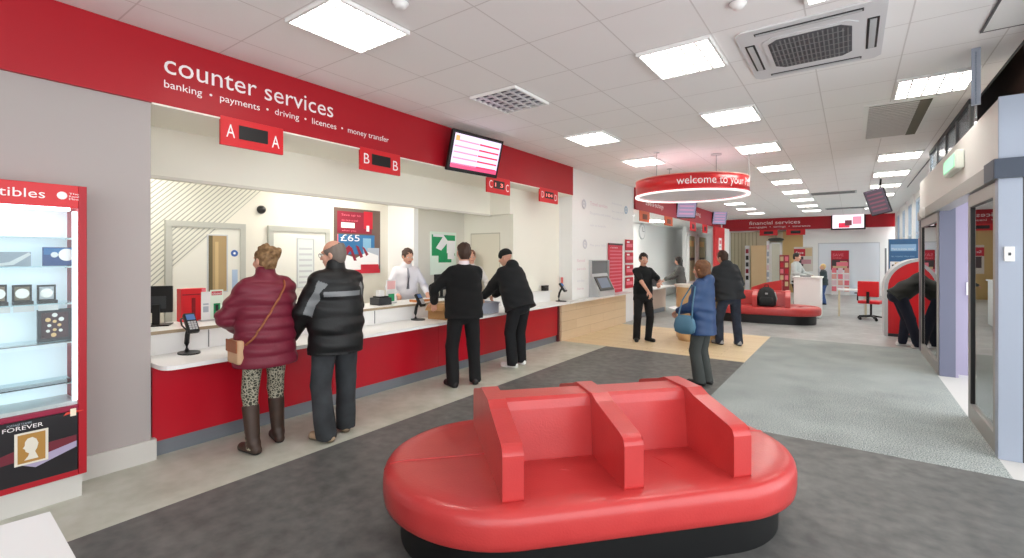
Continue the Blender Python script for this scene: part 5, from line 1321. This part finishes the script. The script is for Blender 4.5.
    for sg in (-1, 1):
        f.ell(hp(sg * .031, .100, .004), V3(.017, .016, .012) * s, Mh, k=.008, sub=True); f.ell(hp(sg * .077, -.008, -.008), V3(.011, .020, .031) * s, Mh, k=.008)
        f.ell(hp(sg * .045, .062, -.03), V3(.022, .02, .022) * s, Mh, k=.02)
    f.cap(hp(-.018, .086, -.060), hp(.018, .086, -.060), .009 * s, .009 * s, .006)
    lipc = hp(0, .092, -.060)
    f.build('body', t, [SKIN, LIPS], lambda C: ((np.abs((C - lipc) @ Mh[:, 2]) < .009 * s) & (np.linalg.norm(C - lipc, axis=1) < .026 * s)).astype(int))
    g = Field(hp(0, .07, 0) - .07, hp(0, .07, 0) + .07, .004)
    for sg in (-1, 1): g.ell(hp(sg * .031, .0785, .005), V3(.0135, .0135, .0125) * s, Mh, k=.001)
    ir = [hp(sg * .031, .092, .004) for sg in (-1, 1)]
    g.build('eyes', t, [EYEW, EYED], lambda C: (np.minimum(np.linalg.norm(C - ir[0], axis=1), np.linalg.norm(C - ir[1], axis=1)) < .0075 * s).astype(int))
    # ---- trousers
    if trouser:
        f = Field(lo, hi, vox); g_ = trouser.get('g', 0)
        f.cap(P - U * .07 * s, P + U * .08 * s, .113 * s, .108 * s, w=R0, sx=1.36)
        for i in (0, 1):
            f.cap(hips[i], K[i], (.092 + g_) * s, (.068 + g_) * s, .02); f.cap(K[i], A[i] + V3(0, 0, trouser.get('hem', -.03)) * s, (.067 + g_) * s, (trouser.get('cuff', .058)) * s, .012)
        z0 = trouser.get('z0', .04) * s; f.clip((0, 0, z0), (0, 0, -1)); f.clip(tuple(P + U * .12 * s), tuple(U))
        f.disp(wob(.0035, 26, 3))
        f.build('trousers', t, trouser['m'])
    # ---- shoes or boots
    if shoe:
        for i in (0, 1):
            f = Field(A[i] - V3(.2, .3, .12), A[i] + V3(.2, .3, .12 + shoe.get('shaft', 0) * 1.2), min(vox, .009))
            f.cap(A[i] - FD[i] * .045 * s - V3(0, 0, .050) * s, A[i] + FD[i] * .145 * s - V3(0, 0, .052) * s, .043 * s, .040 * s, .02)
            f.cap(A[i] - FD[i] * .02 * s, A[i] + FD[i] * .05 * s - V3(0, 0, .03) * s, .046 * s, .036 * s, .02)
            if shoe.get('shaft'):
                dk_ = K[i] - A[i]; f.cap(A[i], A[i] + dk_ * shoe['shaft'], .053 * s, .068 * s, .02); e_ = A[i] + dk_ * shoe['shaft']; f.clip(tuple(e_), tuple(dk_ / np.linalg.norm(dk_)))
            f.clip((0, 0, .003), (0, 0, -1))
            f.build('boot' if shoe.get('shaft') else 'shoe', t, [shoe['m'], shoe.get('sole', SOLE)], lambda C: (C[:, 2] < .026 * s).astype(int))
    # ---- upper garment
    if top_spec:
        q = top_spec; tt = q.get('t', .01); f = Field(lo, hi, vox); hem = q.get('hem', .12); bl = build
        f.cap(P - U * (hem + .05) * s, P + U * .12 * s, (.122 + tt + q.get('flare', 0)) * s * bl, (.108 + tt) * s * bl, .03, w=R0, sx=q.get('sx', 1.34))
        f.cap(P + U * .10 * s, P + U * .40 * s, (.108 + tt) * s * bl, (.100 + tt) * s * bl, .04, w=Rs, sx=1.42)
        f.cap(S[0] + (S[1] - S[0]) * .15 + U * .01, S[1] + (S[0] - S[1]) * .15 + U * .01, (.05 + tt * .7) * s, (.05 + tt * .7) * s, .06)
        f.cap(Nb - U * .07 * s, Nb - U * .025 * s, (.085 + tt) * s, (.060 + tt * .5) * s, .05)
        for i in (0, 1):
            fr = q.get('sleeve', 1.0)
            f.cap(S[i], S[i] + (E[i] - S[i]) * q.get('cut', 1.0), (.052 + tt * .85) * s, (.047 + tt) * s, .035)
            if fr > .3: f.cap(E[i], E[i] + (W[i] - E[i]) * fr, (.050 + tt) * s, (.036 + tt * .7) * s, .015)
            if fr <= .3:
                ee = E[i] - (E[i] - S[i]) * .10; dd = (E[i] - S[i]); dd /= np.linalg.norm(dd)
        if q.get('puff'):
            p_ = q['puff'] * s; am = q.get('amp', .014)
            f.disp(lambda X, Y, Z: -am * np.abs(np.sin(math.pi * ((X - P[0]) * U[0] + (Y - P[1]) * U[1] + (Z - P[2]) * U[2]) / p_)) + am * .6)
        f.disp(wob(q.get('wr', .004), 24, 5))
        if q.get('collar'): f.cap(Nb - U * .01 * s, Nb + U * q['collar'] * s + Fw * .01 * s, .078 * s, .072 * s, .012, w=R0, sx=1.12)
        if q.get('hood'): f.ell(Nb - Fw * .085 * s - U * .0 * s, V3(.115, .07, .085) * s, np.stack([R0, Fw, U], 1), k=.03)
        f.clip(tuple(P - U * hem * s), tuple(-U))
        if not q.get('collar'): pass
        o = f.build(q.get('name', 'jacket'), t, q['m'], (lambda C: q['fn'](C, J)) if q.get('fn') else None)
        J['field'] = f
    # ---- hair
    if hair:
        q = hair; st = q['style']; big = q.get('big', 0)
        f = Field(Hc - V3(.24, .24, .55 if st == 'long' else .26) * s, Hc + V3(.24, .24, .24) * s, min(vox * .8, .008))
        if st == 'cap':
            f.ell(hp(0, -.012, .045), V3(.089, .108, .092) * s, Mh, k=.01); f.clip(tuple(hp(0, 0, .025)), tuple(-Mh[:, 2])); f.cap(hp(-.05, .04, .035), hp(.05, .04, .035), .04 * s, .04 * s, .02)
        else:
            f.ell(hp(0, -.020, .034), V3(.085 + big, .100 + big, .100 + big) * s, Mh, k=.02)
            f.ell(hp(0, -.055, -.02), V3(.068 + big, .052 + big, .075 + big) * s, Mh, k=.03)
            if st == 'long':
                f.cap(hp(0, -.05, -.02), Hc + V3(0, -.09, -.34) * s, .075 * s, .055 * s, .04, w=Mh[:, 0], sx=1.3)
            if st == 'bun':
                f.ell(hp(.02, -.09, .075), V3(.06, .05, .05) * s, Mh, k=.02); f.ell(hp(-.03, -.05, .105), V3(.05, .05, .04) * s, Mh, k=.02)
            if st == 'bob': f.ell(hp(0, -.03, -.05), V3(.098, .09, .085) * s, Mh, k=.03)
            f.disp(wob(q.get('rough', .003), q.get('fr', 70), 11))
            f.ell(hp(0, .105, -.055), V3(.074, .085, .125) * s, Mh, k=.01, sub=True)
            if st != 'bob' and st != 'long':
                for sg in (-1, 1): f.ell(hp(sg * .09, .005, -.03), V3(.03, .026, .045) * s, Mh, k=.008, sub=True)
                f.clip(tuple(hp(0, 0, q.get('low', -.085))), tuple(-Mh[:, 2]))
            if st == 'bald': f.ell(hp(0, .01, .095), V3(.085, .10, .075) * s, Mh, k=.008, sub=True)
        f.build('cap' if st == 'cap' else 'hair', t, q['m'])
    if extras: extras(t, J)
    return t, J

def lmb(t):
    """mesh builder working in the local frame of a thing"""
    return MB(Matrix.Translation(t.location) @ t.rotation_euler.to_matrix().to_4x4())

HBROWN = mat('hair_brown', (62, 40, 28), .6); HDARK = mat('hair_dark', (28, 20, 16), .5); HBLOND = mat('hair_dark_blond', (150, 118, 78), .7, noise=(40, .2, (96, 66, 40)))
HGREY = mat('hair_grey', (116, 106, 98), .7); HCURL = mat('hair_chestnut', (118, 78, 46), .7, noise=(40, .2, (84, 52, 30))); HFAIR = mat('hair_fair', (196, 164, 110), .7)
BURG = mat('burgundy_quilt', (112, 28, 48), .48, spec=.4, bump=(60, .2)); BLKQ = mat('black_quilt', (14, 16, 17), .5, spec=.4, bump=(60, .2)); REFL = mat('reflective_grey', (120, 124, 126), .4)
JEANG = mat('grey_jeans', (31, 33, 35), .9, noise=(5, .3, (66, 70, 74))); BLKTR = mat('black_trousers', (11, 11, 13), .85); JEANB = mat('dark_jeans', (21, 26, 37), .9, noise=(6, .3, (52, 62, 80)))
BOOT = mat('brown_boot', (52, 38, 30), .5, noise=(10, .3, (70, 50, 38))); TANS = mat('tan_trainer', (170, 146, 118), .6); BLKS = mat('black_shoe', (9, 9, 9), .4); WHTS = mat('white_trainer', (222, 220, 218), .5)
BLKJ = mat('black_jumper', (8, 8, 9), .95, bump=(120, .3)); HOODIE = mat('black_hoodie', (14, 16, 19), .9); BEAN = mat('dark_beanie', (23, 26, 24), .9, bump=(120, .4))
SHIRT = mat('white_shirt', (230, 228, 234), .7); BLKT = mat('black_tshirt', (9, 12, 13), .9); GREYC = mat('grey_coat', (102, 102, 100), .9, noise=(30, .3, (84, 84, 82))); BLUEJ = mat('blue_raincoat', (34, 66, 112), .5, noise=(5, .3, (30, 62, 104)))
DJACK = mat('slate_jacket', (24, 28, 33), .7); CORD = mat('grey_corduroy', (64, 68, 66), .9)

# 1 woman in burgundy
def ex1(t, J):
    s = J['s']; f = J['field']; pts = []
    a = J['S'][1] + V3(-.04, 0, .06) * s; b = V3(-.20 * s, 0, .93 * s)
    D = f.D; up0 = []
    for k in range(15):
        q = k / 14; x = a[0] * (1 - q) + b[0] * q; z = a[2] * (1 - q) + b[2] * q
        i = int(round((x - f.lo[0]) / f.h)); kk = int(round((z - f.lo[2]) / f.h)); col = D[i, :, kk]; w = np.argwhere(col < 0.002)
        y = f.lo[1] + f.h * w[0][0] - .010 if len(w) else -.1
        pts.append((x, y, z))
    bag = thing('shoulder_bag', 'tan cross-body bag worn by the woman in the burgundy jacket', 'bag', tuple(t.location), t.rotation_euler.z)
    m = lmb(bag); m.tube(pts, .009, mat('tan_strap', (150, 86, 50), .6), 6); m.build('strap', bag)
    e = pts[-1]
    m = lmb(bag); m.T = m.T @ Matrix.Translation((e[0] - .035, e[1] + .11, e[2] - .16)); m.box(-.03, .03, -.11, .11, 0, .2, mat('beige_bag', (196, 160, 124), .6)); m.build('pouch', bag, bevel=.02, seg=3)
    m = lmb(bag); m.T = m.T @ Matrix.Translation((e[0] - .07, e[1] + .11, e[2] - .06)); m.box(-.004, .006, -.11, .11, 0, .1, mat('tan_strap', (150, 86, 50), .6)); m.build('flap', bag, bevel=.003)
person('woman with a messy bun in a quilted burgundy jacket standing at the counter', 266, 447, 176, top=247, yaw=14, vox=.009,
       poleL=(-.9, -.4, -.3), hands=((-.13, .30, 1.04), (.20, .36, 1.04)), feet=((-.13, -.06, 12), (.13, .06, -8)), hair=dict(style='bun', m=HBLOND, rough=.007, fr=60, low=-.075),
       top_spec=dict(t=.040, hem=.20, puff=.105, amp=.011, m=BURG, flare=.015, collar=.055, name='quilted_jacket', sx=1.3), trouser=dict(m=legging_mat(), g=.000, cuff=.050),
       shoe=dict(m=BOOT, shaft=.78), build=1.17, extras=ex1)
# 2 man in black padded jacket
def fn2(C, J):
    s = J['s']; L = C - J['P']; up = L @ J['U']; rx = L @ J['R']; fy = L @ J['F']
    band = (np.abs(up - .355 * s) < .022 * s) & (np.abs(rx) < .17 * s) & (fy < 0)
    out = np.zeros(len(C), bool)
    for i in (0, 1):
        d = C - J['S'][i]; ax = J['E'][i] - J['S'][i]; l = np.linalg.norm(ax); ax = ax / l; tpar = d @ ax
        rad = d - tpar[:, None] * ax; side = rad @ (J['R'] * (-1, 1)[i])
        back = -(rad @ J['F'])
        out |= (tpar > -.02) & (tpar < l * 1.0) & (np.abs(back - .35 * side) < .9) & (back > .030 * s) & (np.abs(side) < .042 * s) & (np.linalg.norm(rad, axis=1) < .13 * s)
    return (band | out).astype(int)
def ex2(t, J):
    m = lmb(t); hp = J['hp']; gm = mat('spectacle_wire', (60, 60, 64), .3, metal=.6)
    for sg in (-1, 1):
        m.tube([tuple(hp(sg * .078, -.005, .006)), tuple(hp(sg * .074, .06, .010)), tuple(hp(sg * .058, .104, .008))], .0022, gm, 5)
        m.tube([tuple(hp(sg * .031 + .026 * math.cos(a), .106, .002 + .019 * math.sin(a))) for a in [k * math.pi / 6 for k in range(13)]], .0022, gm, 5)
    m.tube([tuple(hp(-.006, .108, .006)), tuple(hp(.006, .108, .006))], .0022, gm, 5); m.build('glasses', t)
person('balding man with glasses in a black padded jacket with grey bands at the counter', 336, 436, 172, top=241, yaw=42, pitch=-6, vox=.009,
       hands=((-.30, .22, .92), (.24, .36, 1.02)), feet=((-.12, -.06, 22), (.13, .07, -30)), hair=dict(style='bald', m=HGREY, rough=.002, low=-.09),
       top_spec=dict(t=.040, hem=.17, puff=.15, amp=.010, m=[BLKQ, REFL], fn=fn2, collar=.075, name='padded_jacket', sx=1.3, flare=.0), trouser=dict(m=JEANG, g=.022, cuff=.085, z0=.03),
       shoe=dict(m=TANS, sole=mat('tan_sole', (120, 108, 88), .8)), build=1.18, extras=ex2)
# 3 man in black jumper
def ex3(t, J):
    f = Field(J['Nb'] - .15, J['Nb'] + .15, .007); f.cap(J['Nb'] - J['U'] * .02, J['Nb'] + J['U'] * .05, .078, .066, .01); f.clip(tuple(J['Nb'] + J['U'] * .055), tuple(J['U'])); f.build('shirt_collar', t, mat('pink_white_collar', (232, 216, 220), .7))
person('man in a black jumper with a white collar seen from behind at the counter', 464, 385, 146, top=243, yaw=0, vox=.010, hands=((-.32, .26, 1.02), (.10, .42, 1.12)), feet=((-.15, -.04, 18), (.15, .02, -15)),
       hair=dict(style='short', m=HBROWN, rough=.004, low=-.08), top_spec=dict(t=.018, hem=.10, m=BLKJ, name='jumper', sx=1.36), trouser=dict(m=BLKTR, g=.016, cuff=.074, z0=.03), shoe=dict(m=BLKS), poleL=(-.9, -.3, -.4), build=1.30, extras=ex3)
# 4 hooded man
person('man in a black hooded top, beanie and white trainers leaning on the counter', 517, 366, 172, top=246, lean=22, yaw=18, pitch=-16, vox=.010, hands=((-.12, .56, 1.0), (.10, .60, .98)), feet=((-.12, -.02, 20), (.13, .04, 0)),
       hair=dict(style='cap', m=BEAN), top_spec=dict(t=.034, hem=.10, m=HOODIE, hood=1, name='hooded_top'), trouser=dict(m=mat('navy_joggers', (13, 15, 19), .85), g=.014, cuff=.078, z0=.035), shoe=dict(m=WHTS, sole=WHITE), poleL=(-.5, -.3, -.8), poleR=(.5, -.3, -.8), build=1.28)
# 5 seated clerk in a white shirt
def tie(t, J):
    s = J['s']; m = lmb(t); c = J['Nb'] - J['U'] * .03 * s + J['F'] * .085 * s; e = J['P'] + J['U'] * .20 * s + J['F'] * .135 * s
    m.tube([tuple(c), tuple(c * .6 + e * .4 + J['F'] * .04 * s), tuple(e)], [.012, .020, .026], mat('grey_tie', (120, 120, 132), .6), 6); m.build('tie', t)
x5, _ = 0, 0
Yc5, zc5 = on_x(405, 248, -5.95)
person('clerk in a white shirt and grey tie behind the counter looking down', 0, 0, -24, H=zc5, loc=(-5.95, Yc5), lean=8, build=1.1, yaw=10, pitch=-16, vox=.010, hands=((-.26, .30, 1.05), (.24, .34, 1.05)), hair=dict(style='short', m=HBROWN, rough=.003, low=-.05),
       top_spec=dict(t=.012, hem=.05, m=SHIRT, name='shirt', collar=.02), trouser=dict(m=BLKTR), shoe=dict(m=BLKS), extras=tie)
Yc6, zc6 = on_x(471, 250, -5.78)
person('clerk mostly hidden behind the head of the black-jumper man', 0, 0, -40, H=zc6, loc=(-5.78, Yc6), pitch=-8, vox=.012, hands=((-.24, .32, 1.08), (.24, .32, 1.08)), hair=dict(style='short', m=mat('hair_auburn', (110, 72, 56), .7), low=-.06),
       top_spec=dict(t=.012, hem=.05, m=mat('pale_shirt', (220, 216, 214), .7), name='shirt'), trouser=dict(m=BLKTR), shoe=dict(m=BLKS))
# 6 member of staff
person('staff member in black t-shirt and trousers gesturing on the wooden floor', 643, 341, -38, top=253, yaw=-14, pitch=-12, vox=.011, hands=((-.14, .34, 1.16), (.12, .48, .92)), feet=((-.10, .03, 10), (.12, -.05, -30)),
       hair=dict(style='short', m=HDARK, rough=.003, low=-.06), top_spec=dict(t=.016, hem=.12, m=BLKT, sleeve=.2, cut=.72, name='t_shirt'), trouser=dict(m=BLKTR, g=.008, cuff=.068, z0=.03), shoe=dict(m=BLKS), poleL=(-.8, -.5, -.3), build=1.1)
# 7 woman in grey coat
person('woman with long dark hair in a grey coat at the far counter', 0, 0, 186, loc=(-4.02, 14.05), H=1.66, lean=6, pitch=-10, vox=.013, hands=((-.16, .42, 1.06), (.16, .42, 1.06)), hair=dict(style='long', m=HDARK, rough=.004),
       top_spec=dict(t=.03, hem=.30, m=GREYC, flare=.02, name='coat'), trouser=dict(m=BLKTR), shoe=dict(m=BLKS))
# 8 woman in blue with bag
def ex8(t, J):
    s = J['s']; bag = thing('shoulder_bag', 'pale teal shoulder bag carried by the blue-coated woman', 'bag', tuple(t.location), t.rotation_euler.z)
    BM = mat('teal_bag', (72, 112, 134), .6)
    m = lmb(bag); m.T = m.T @ Matrix.Translation((-.31 * s, .13 * s, .74 * s)) @ Matrix.Rotation(math.radians(90), 4, 'Z') @ Matrix.Scale(.82, 4); blob_rings(m, [(.08, .03, 0, .8), (.15, .06, .03, .7), (.17, .075, .12, .7), (.15, .06, .22, .7), (.10, .03, .29, .9)], BM); m.build('bag_body', bag)
    m = lmb(bag); m.tube([(-.33 * s, .02 * s, .96 * s), (-.31 * s, .02 * s, 1.15 * s), (-.27 * s, .0, 1.40 * s), (-.235 * s, .06 * s, 1.42 * s), (-.30 * s, .17 * s, 1.2 * s), (-.33 * s, .22 * s, .96 * s)], .010, BM, 6); m.build('strap', bag)
    pp = thing('paper_sheet', 'white papers held by the blue-coated woman', 'paper', tuple(t.location), t.rotation_euler.z)
    m = lmb(pp); w = J['W'][0] * .5 + J['W'][1] * .5; m.T = m.T @ Matrix.Translation((w[0], w[1] + .10, w[2] + .02)) @ Matrix.Rotation(math.radians(12), 4, 'X'); m.box(-.10, .10, -.08, .06, 0, .004, PW); m.build('sheet', pp)
person('woman with curly brown hair in a blue coat standing on the dark floor', 703, 384.5, 172, top=261, yaw=2, pitch=-6, vox=.010, hands=((-.13, .29, 1.03), (.12, .29, 1.03)), feet=((-.07, .02, 8), (.08, -.03, -8)),
       hair=dict(style='bob', m=HCURL, rough=.008, fr=50, big=.012), top_spec=dict(t=.030, hem=.21, m=BLUEJ, flare=.012, hood=1, wr=.006, name='raincoat'), trouser=dict(m=CORD, g=.012, cuff=.080, z0=.03), shoe=dict(m=BLKS), build=1.12, extras=ex8)
# 9 man in slate jacket
person('man in a dark hooded jacket and jeans with his back turned beside the podium', 729, 345, 128, top=250, lean=10, side=-5, yaw=22, pitch=-4, roll=-10, vox=.011, hands=((-.18, .34, 1.06), (.20, .30, 1.02)), feet=((-.15, .06, 20), (.15, -.06, -8)),
       hair=dict(style='short', m=HBROWN, rough=.004, low=-.08), top_spec=dict(t=.034, hem=.10, m=DJACK, hood=1, name='hooded_jacket', wr=.006), trouser=dict(m=JEANB, g=.012, cuff=.072, z0=.03), shoe=dict(m=mat('grey_trainer', (150, 150, 150), .6)), build=1.28)
# 10 small person with a pushchair
person('fair-haired person in a dark top and blue trousers beyond the white desk', 824, 304.5, 186, top=264, lean=4, vox=.013, hands=((-.16, .36, 1.0), (.18, -.02, .80)), hair=dict(style='short', m=HFAIR, rough=.004, low=-.09),
       top_spec=dict(t=.03, hem=.10, m=mat('dark_green_top', (44, 56, 60), .8), name='jacket'), trouser=dict(m=mat('blue_trousers', (52, 78, 128), .8), g=.012, cuff=.08), shoe=dict(m=BLKS))
# 11 clerk at the white desk
xa11, _ = on_y(796, 253, 16.6)
person('dark-haired clerk in a pale top behind the tall white desk', 0, 0, -20, loc=(xa11, 16.6), H=1.77, vox=.013, pitch=-8, hands=((-.2, .34, 1.08), (.2, .34, 1.08)), hair=dict(style='short', m=HDARK, low=-.08),
       top_spec=dict(t=.02, hem=.10, m=mat('grey_white_top', (176, 180, 178), .8), name='shirt'), trouser=dict(m=BLKTR), shoe=dict(m=BLKS))
# 12 man bending into the booth
def ex12(t, J):
    bag = thing('carrier_bag', 'blue carrier bag held by the bending man near the entrance', 'bag', tuple(t.location), t.rotation_euler.z)
    w = J['W'][0]; m = lmb(bag); BL = mat('carrier_blue', (60, 140, 190), .5)
    m.T = m.T @ Matrix.Translation((w[0], w[1], w[2] - .50)); blob_rings(m, [(.02, .10, .0, .7), (.05, .13, .02, .7), (.06, .14, .2, .7), (.03, .12, .34, .8)], BL); m.build('bag_body', bag)
    m = lmb(bag); m.tube([(w[0], w[1] - .07, w[2] - .17), (w[0], w[1] - .02, w[2] - .05), (w[0], w[1] + .05, w[2] - .05), (w[0], w[1] + .08, w[2] - .17)], .006, BL, 6); m.build('handle', bag)
person('man in a dark olive coat and jeans bending forward beside the red booth', 905, 346.5, 8, H=1.86, lean=50, pitch=-50, vox=.011, hands=((-.10, .62, .74), (.16, .66, .95)), feet=((-.10, -.02, 0), (.12, .14, 0)), drop=.02,
       hair=dict(style='short', m=HDARK), top_spec=dict(t=.034, hem=.10, m=mat('olive_coat', (29, 31, 27), .8), name='coat', wr=.006), trouser=dict(m=mat('navy_jeans', (18, 23, 40), .9), g=.010, cuff=.066, z0=.03), shoe=dict(m=WHTS, sole=WHITE), extras=ex12)
# pushchair
pc = thing('pushchair', 'small blue pushchair beside the fair-haired person', 'pushchair', (-.5, 19.9, 0))
xq, yq = on_z(834, 304, 0)
R = Matrix.Translation((xq, yq, 0)) @ Matrix.Rotation(math.radians(20), 4, 'Z'); FR = mat('pushchair_frame', (60, 62, 66), .4, metal=.5); PBL = mat('pushchair_blue', (44, 84, 160), .7)
m = MB(R); m.add([(-.45, -.2, .95), (-.45, .2, .95), (-.2, .2, .30), (-.2, -.2, .30), (.12, -.2, .28), (.12, .2, .28)], [(0, 3, 2, 1), (3, 4, 5, 2)], PBL)
sm = m.build('seat_fabric', pc); md = sm.modifiers.new('solid', 'SOLIDIFY'); md.thickness = .02
for s_ in (-1, 1):
    m = MB(R); m.tube([(-.55, s_ * .21, 1.0), (.3, s_ * .21, .08)], .012, FR, 6); m.tube([(-.35, s_ * .21, .10), (-.05, s_ * .21, .45)], .012, FR, 6); m.build('frame_tube', pc)
    for xx in (-.35, .3):
        m = MB(R @ Matrix.Translation((xx, s_ * .21, .075)) @ Matrix.Rotation(math.radians(90), 4, 'X')); m.cyl((0, 0), .074, -.015, .015, BLACK, 16); m.build('wheel', pc)
m = MB(R); m.tube([(-.55, -.21, 1.0), (-.58, 0, 1.03), (-.55, .21, 1.0)], .014, BLACK, 6); m.build('handle', pc)
pc.location = (0, 0, 0)

# ------------------------------------------------------------------ sub-parts: small pieces belong to the part that carries them
NEST = {'display': ('terminal', 'casing', 'backing'), 'keypad': ('terminal', 'body'), 'side_guard': ('terminal',), 'rear_vents': ('casing',), 'castor': ('star_base',), 'eyes': ('body',), 'glasses': ('body',),
        'crease': ('seat_cushion',), 'welt': ('seat_cushion',), 'lettering': ('board', 'backing', 'band', 'backing_board', 'red_frame'), 'stamp_picture': ('advert_panel',), 'small_emblem': ('advert_panel',),
        'advert_lettering': ('advert_panel',), 'round_crest': ('red_frame', 'printed_band'), 'small_lettering': ('red_frame',), 'strip_lamp': ('white_lining',), 'coin': ('mount', 'lining', 'printed_band'), 'slot': ('box',), 'sticker': ('box',),
        'door_handle': ('door_leaf',), 'push_plate': ('door_leaf',), 'round_plate': ('door_leaf',), 'vision_panel': ('door_leaf',), 'button': ('plate',), 'rim': ('tub',), 'badge': ('front_pocket',), 'printed_artwork': ('backing_board',),
        'front_pocket': ('main_bag',), 'touch_screen': ('console',), 'leaflet': ('panel',), 'edge_strip': ('board',), 'tape': ('carton',), 'flap': ('carton', 'pouch')}
base = lambda o: o.name.split('.')[0]
kids = {}
for o in COL.objects:
    if o.parent: kids.setdefault(o.parent.name, []).append(o)
for o in list(COL.objects):
    if o.type == 'EMPTY' and o.parent is None:
        parts = kids.get(o.name, []); by = {}
        for p in parts: by.setdefault(base(p), p)
        moved = set()
        for p in parts:
            for c in NEST.get(base(p), ()):
                q = by.get(c)
                if q is not None and q is not p and q.parent == o and not any(k.parent == p for k in parts):
                    p.parent = q; moved.add(p.name); break
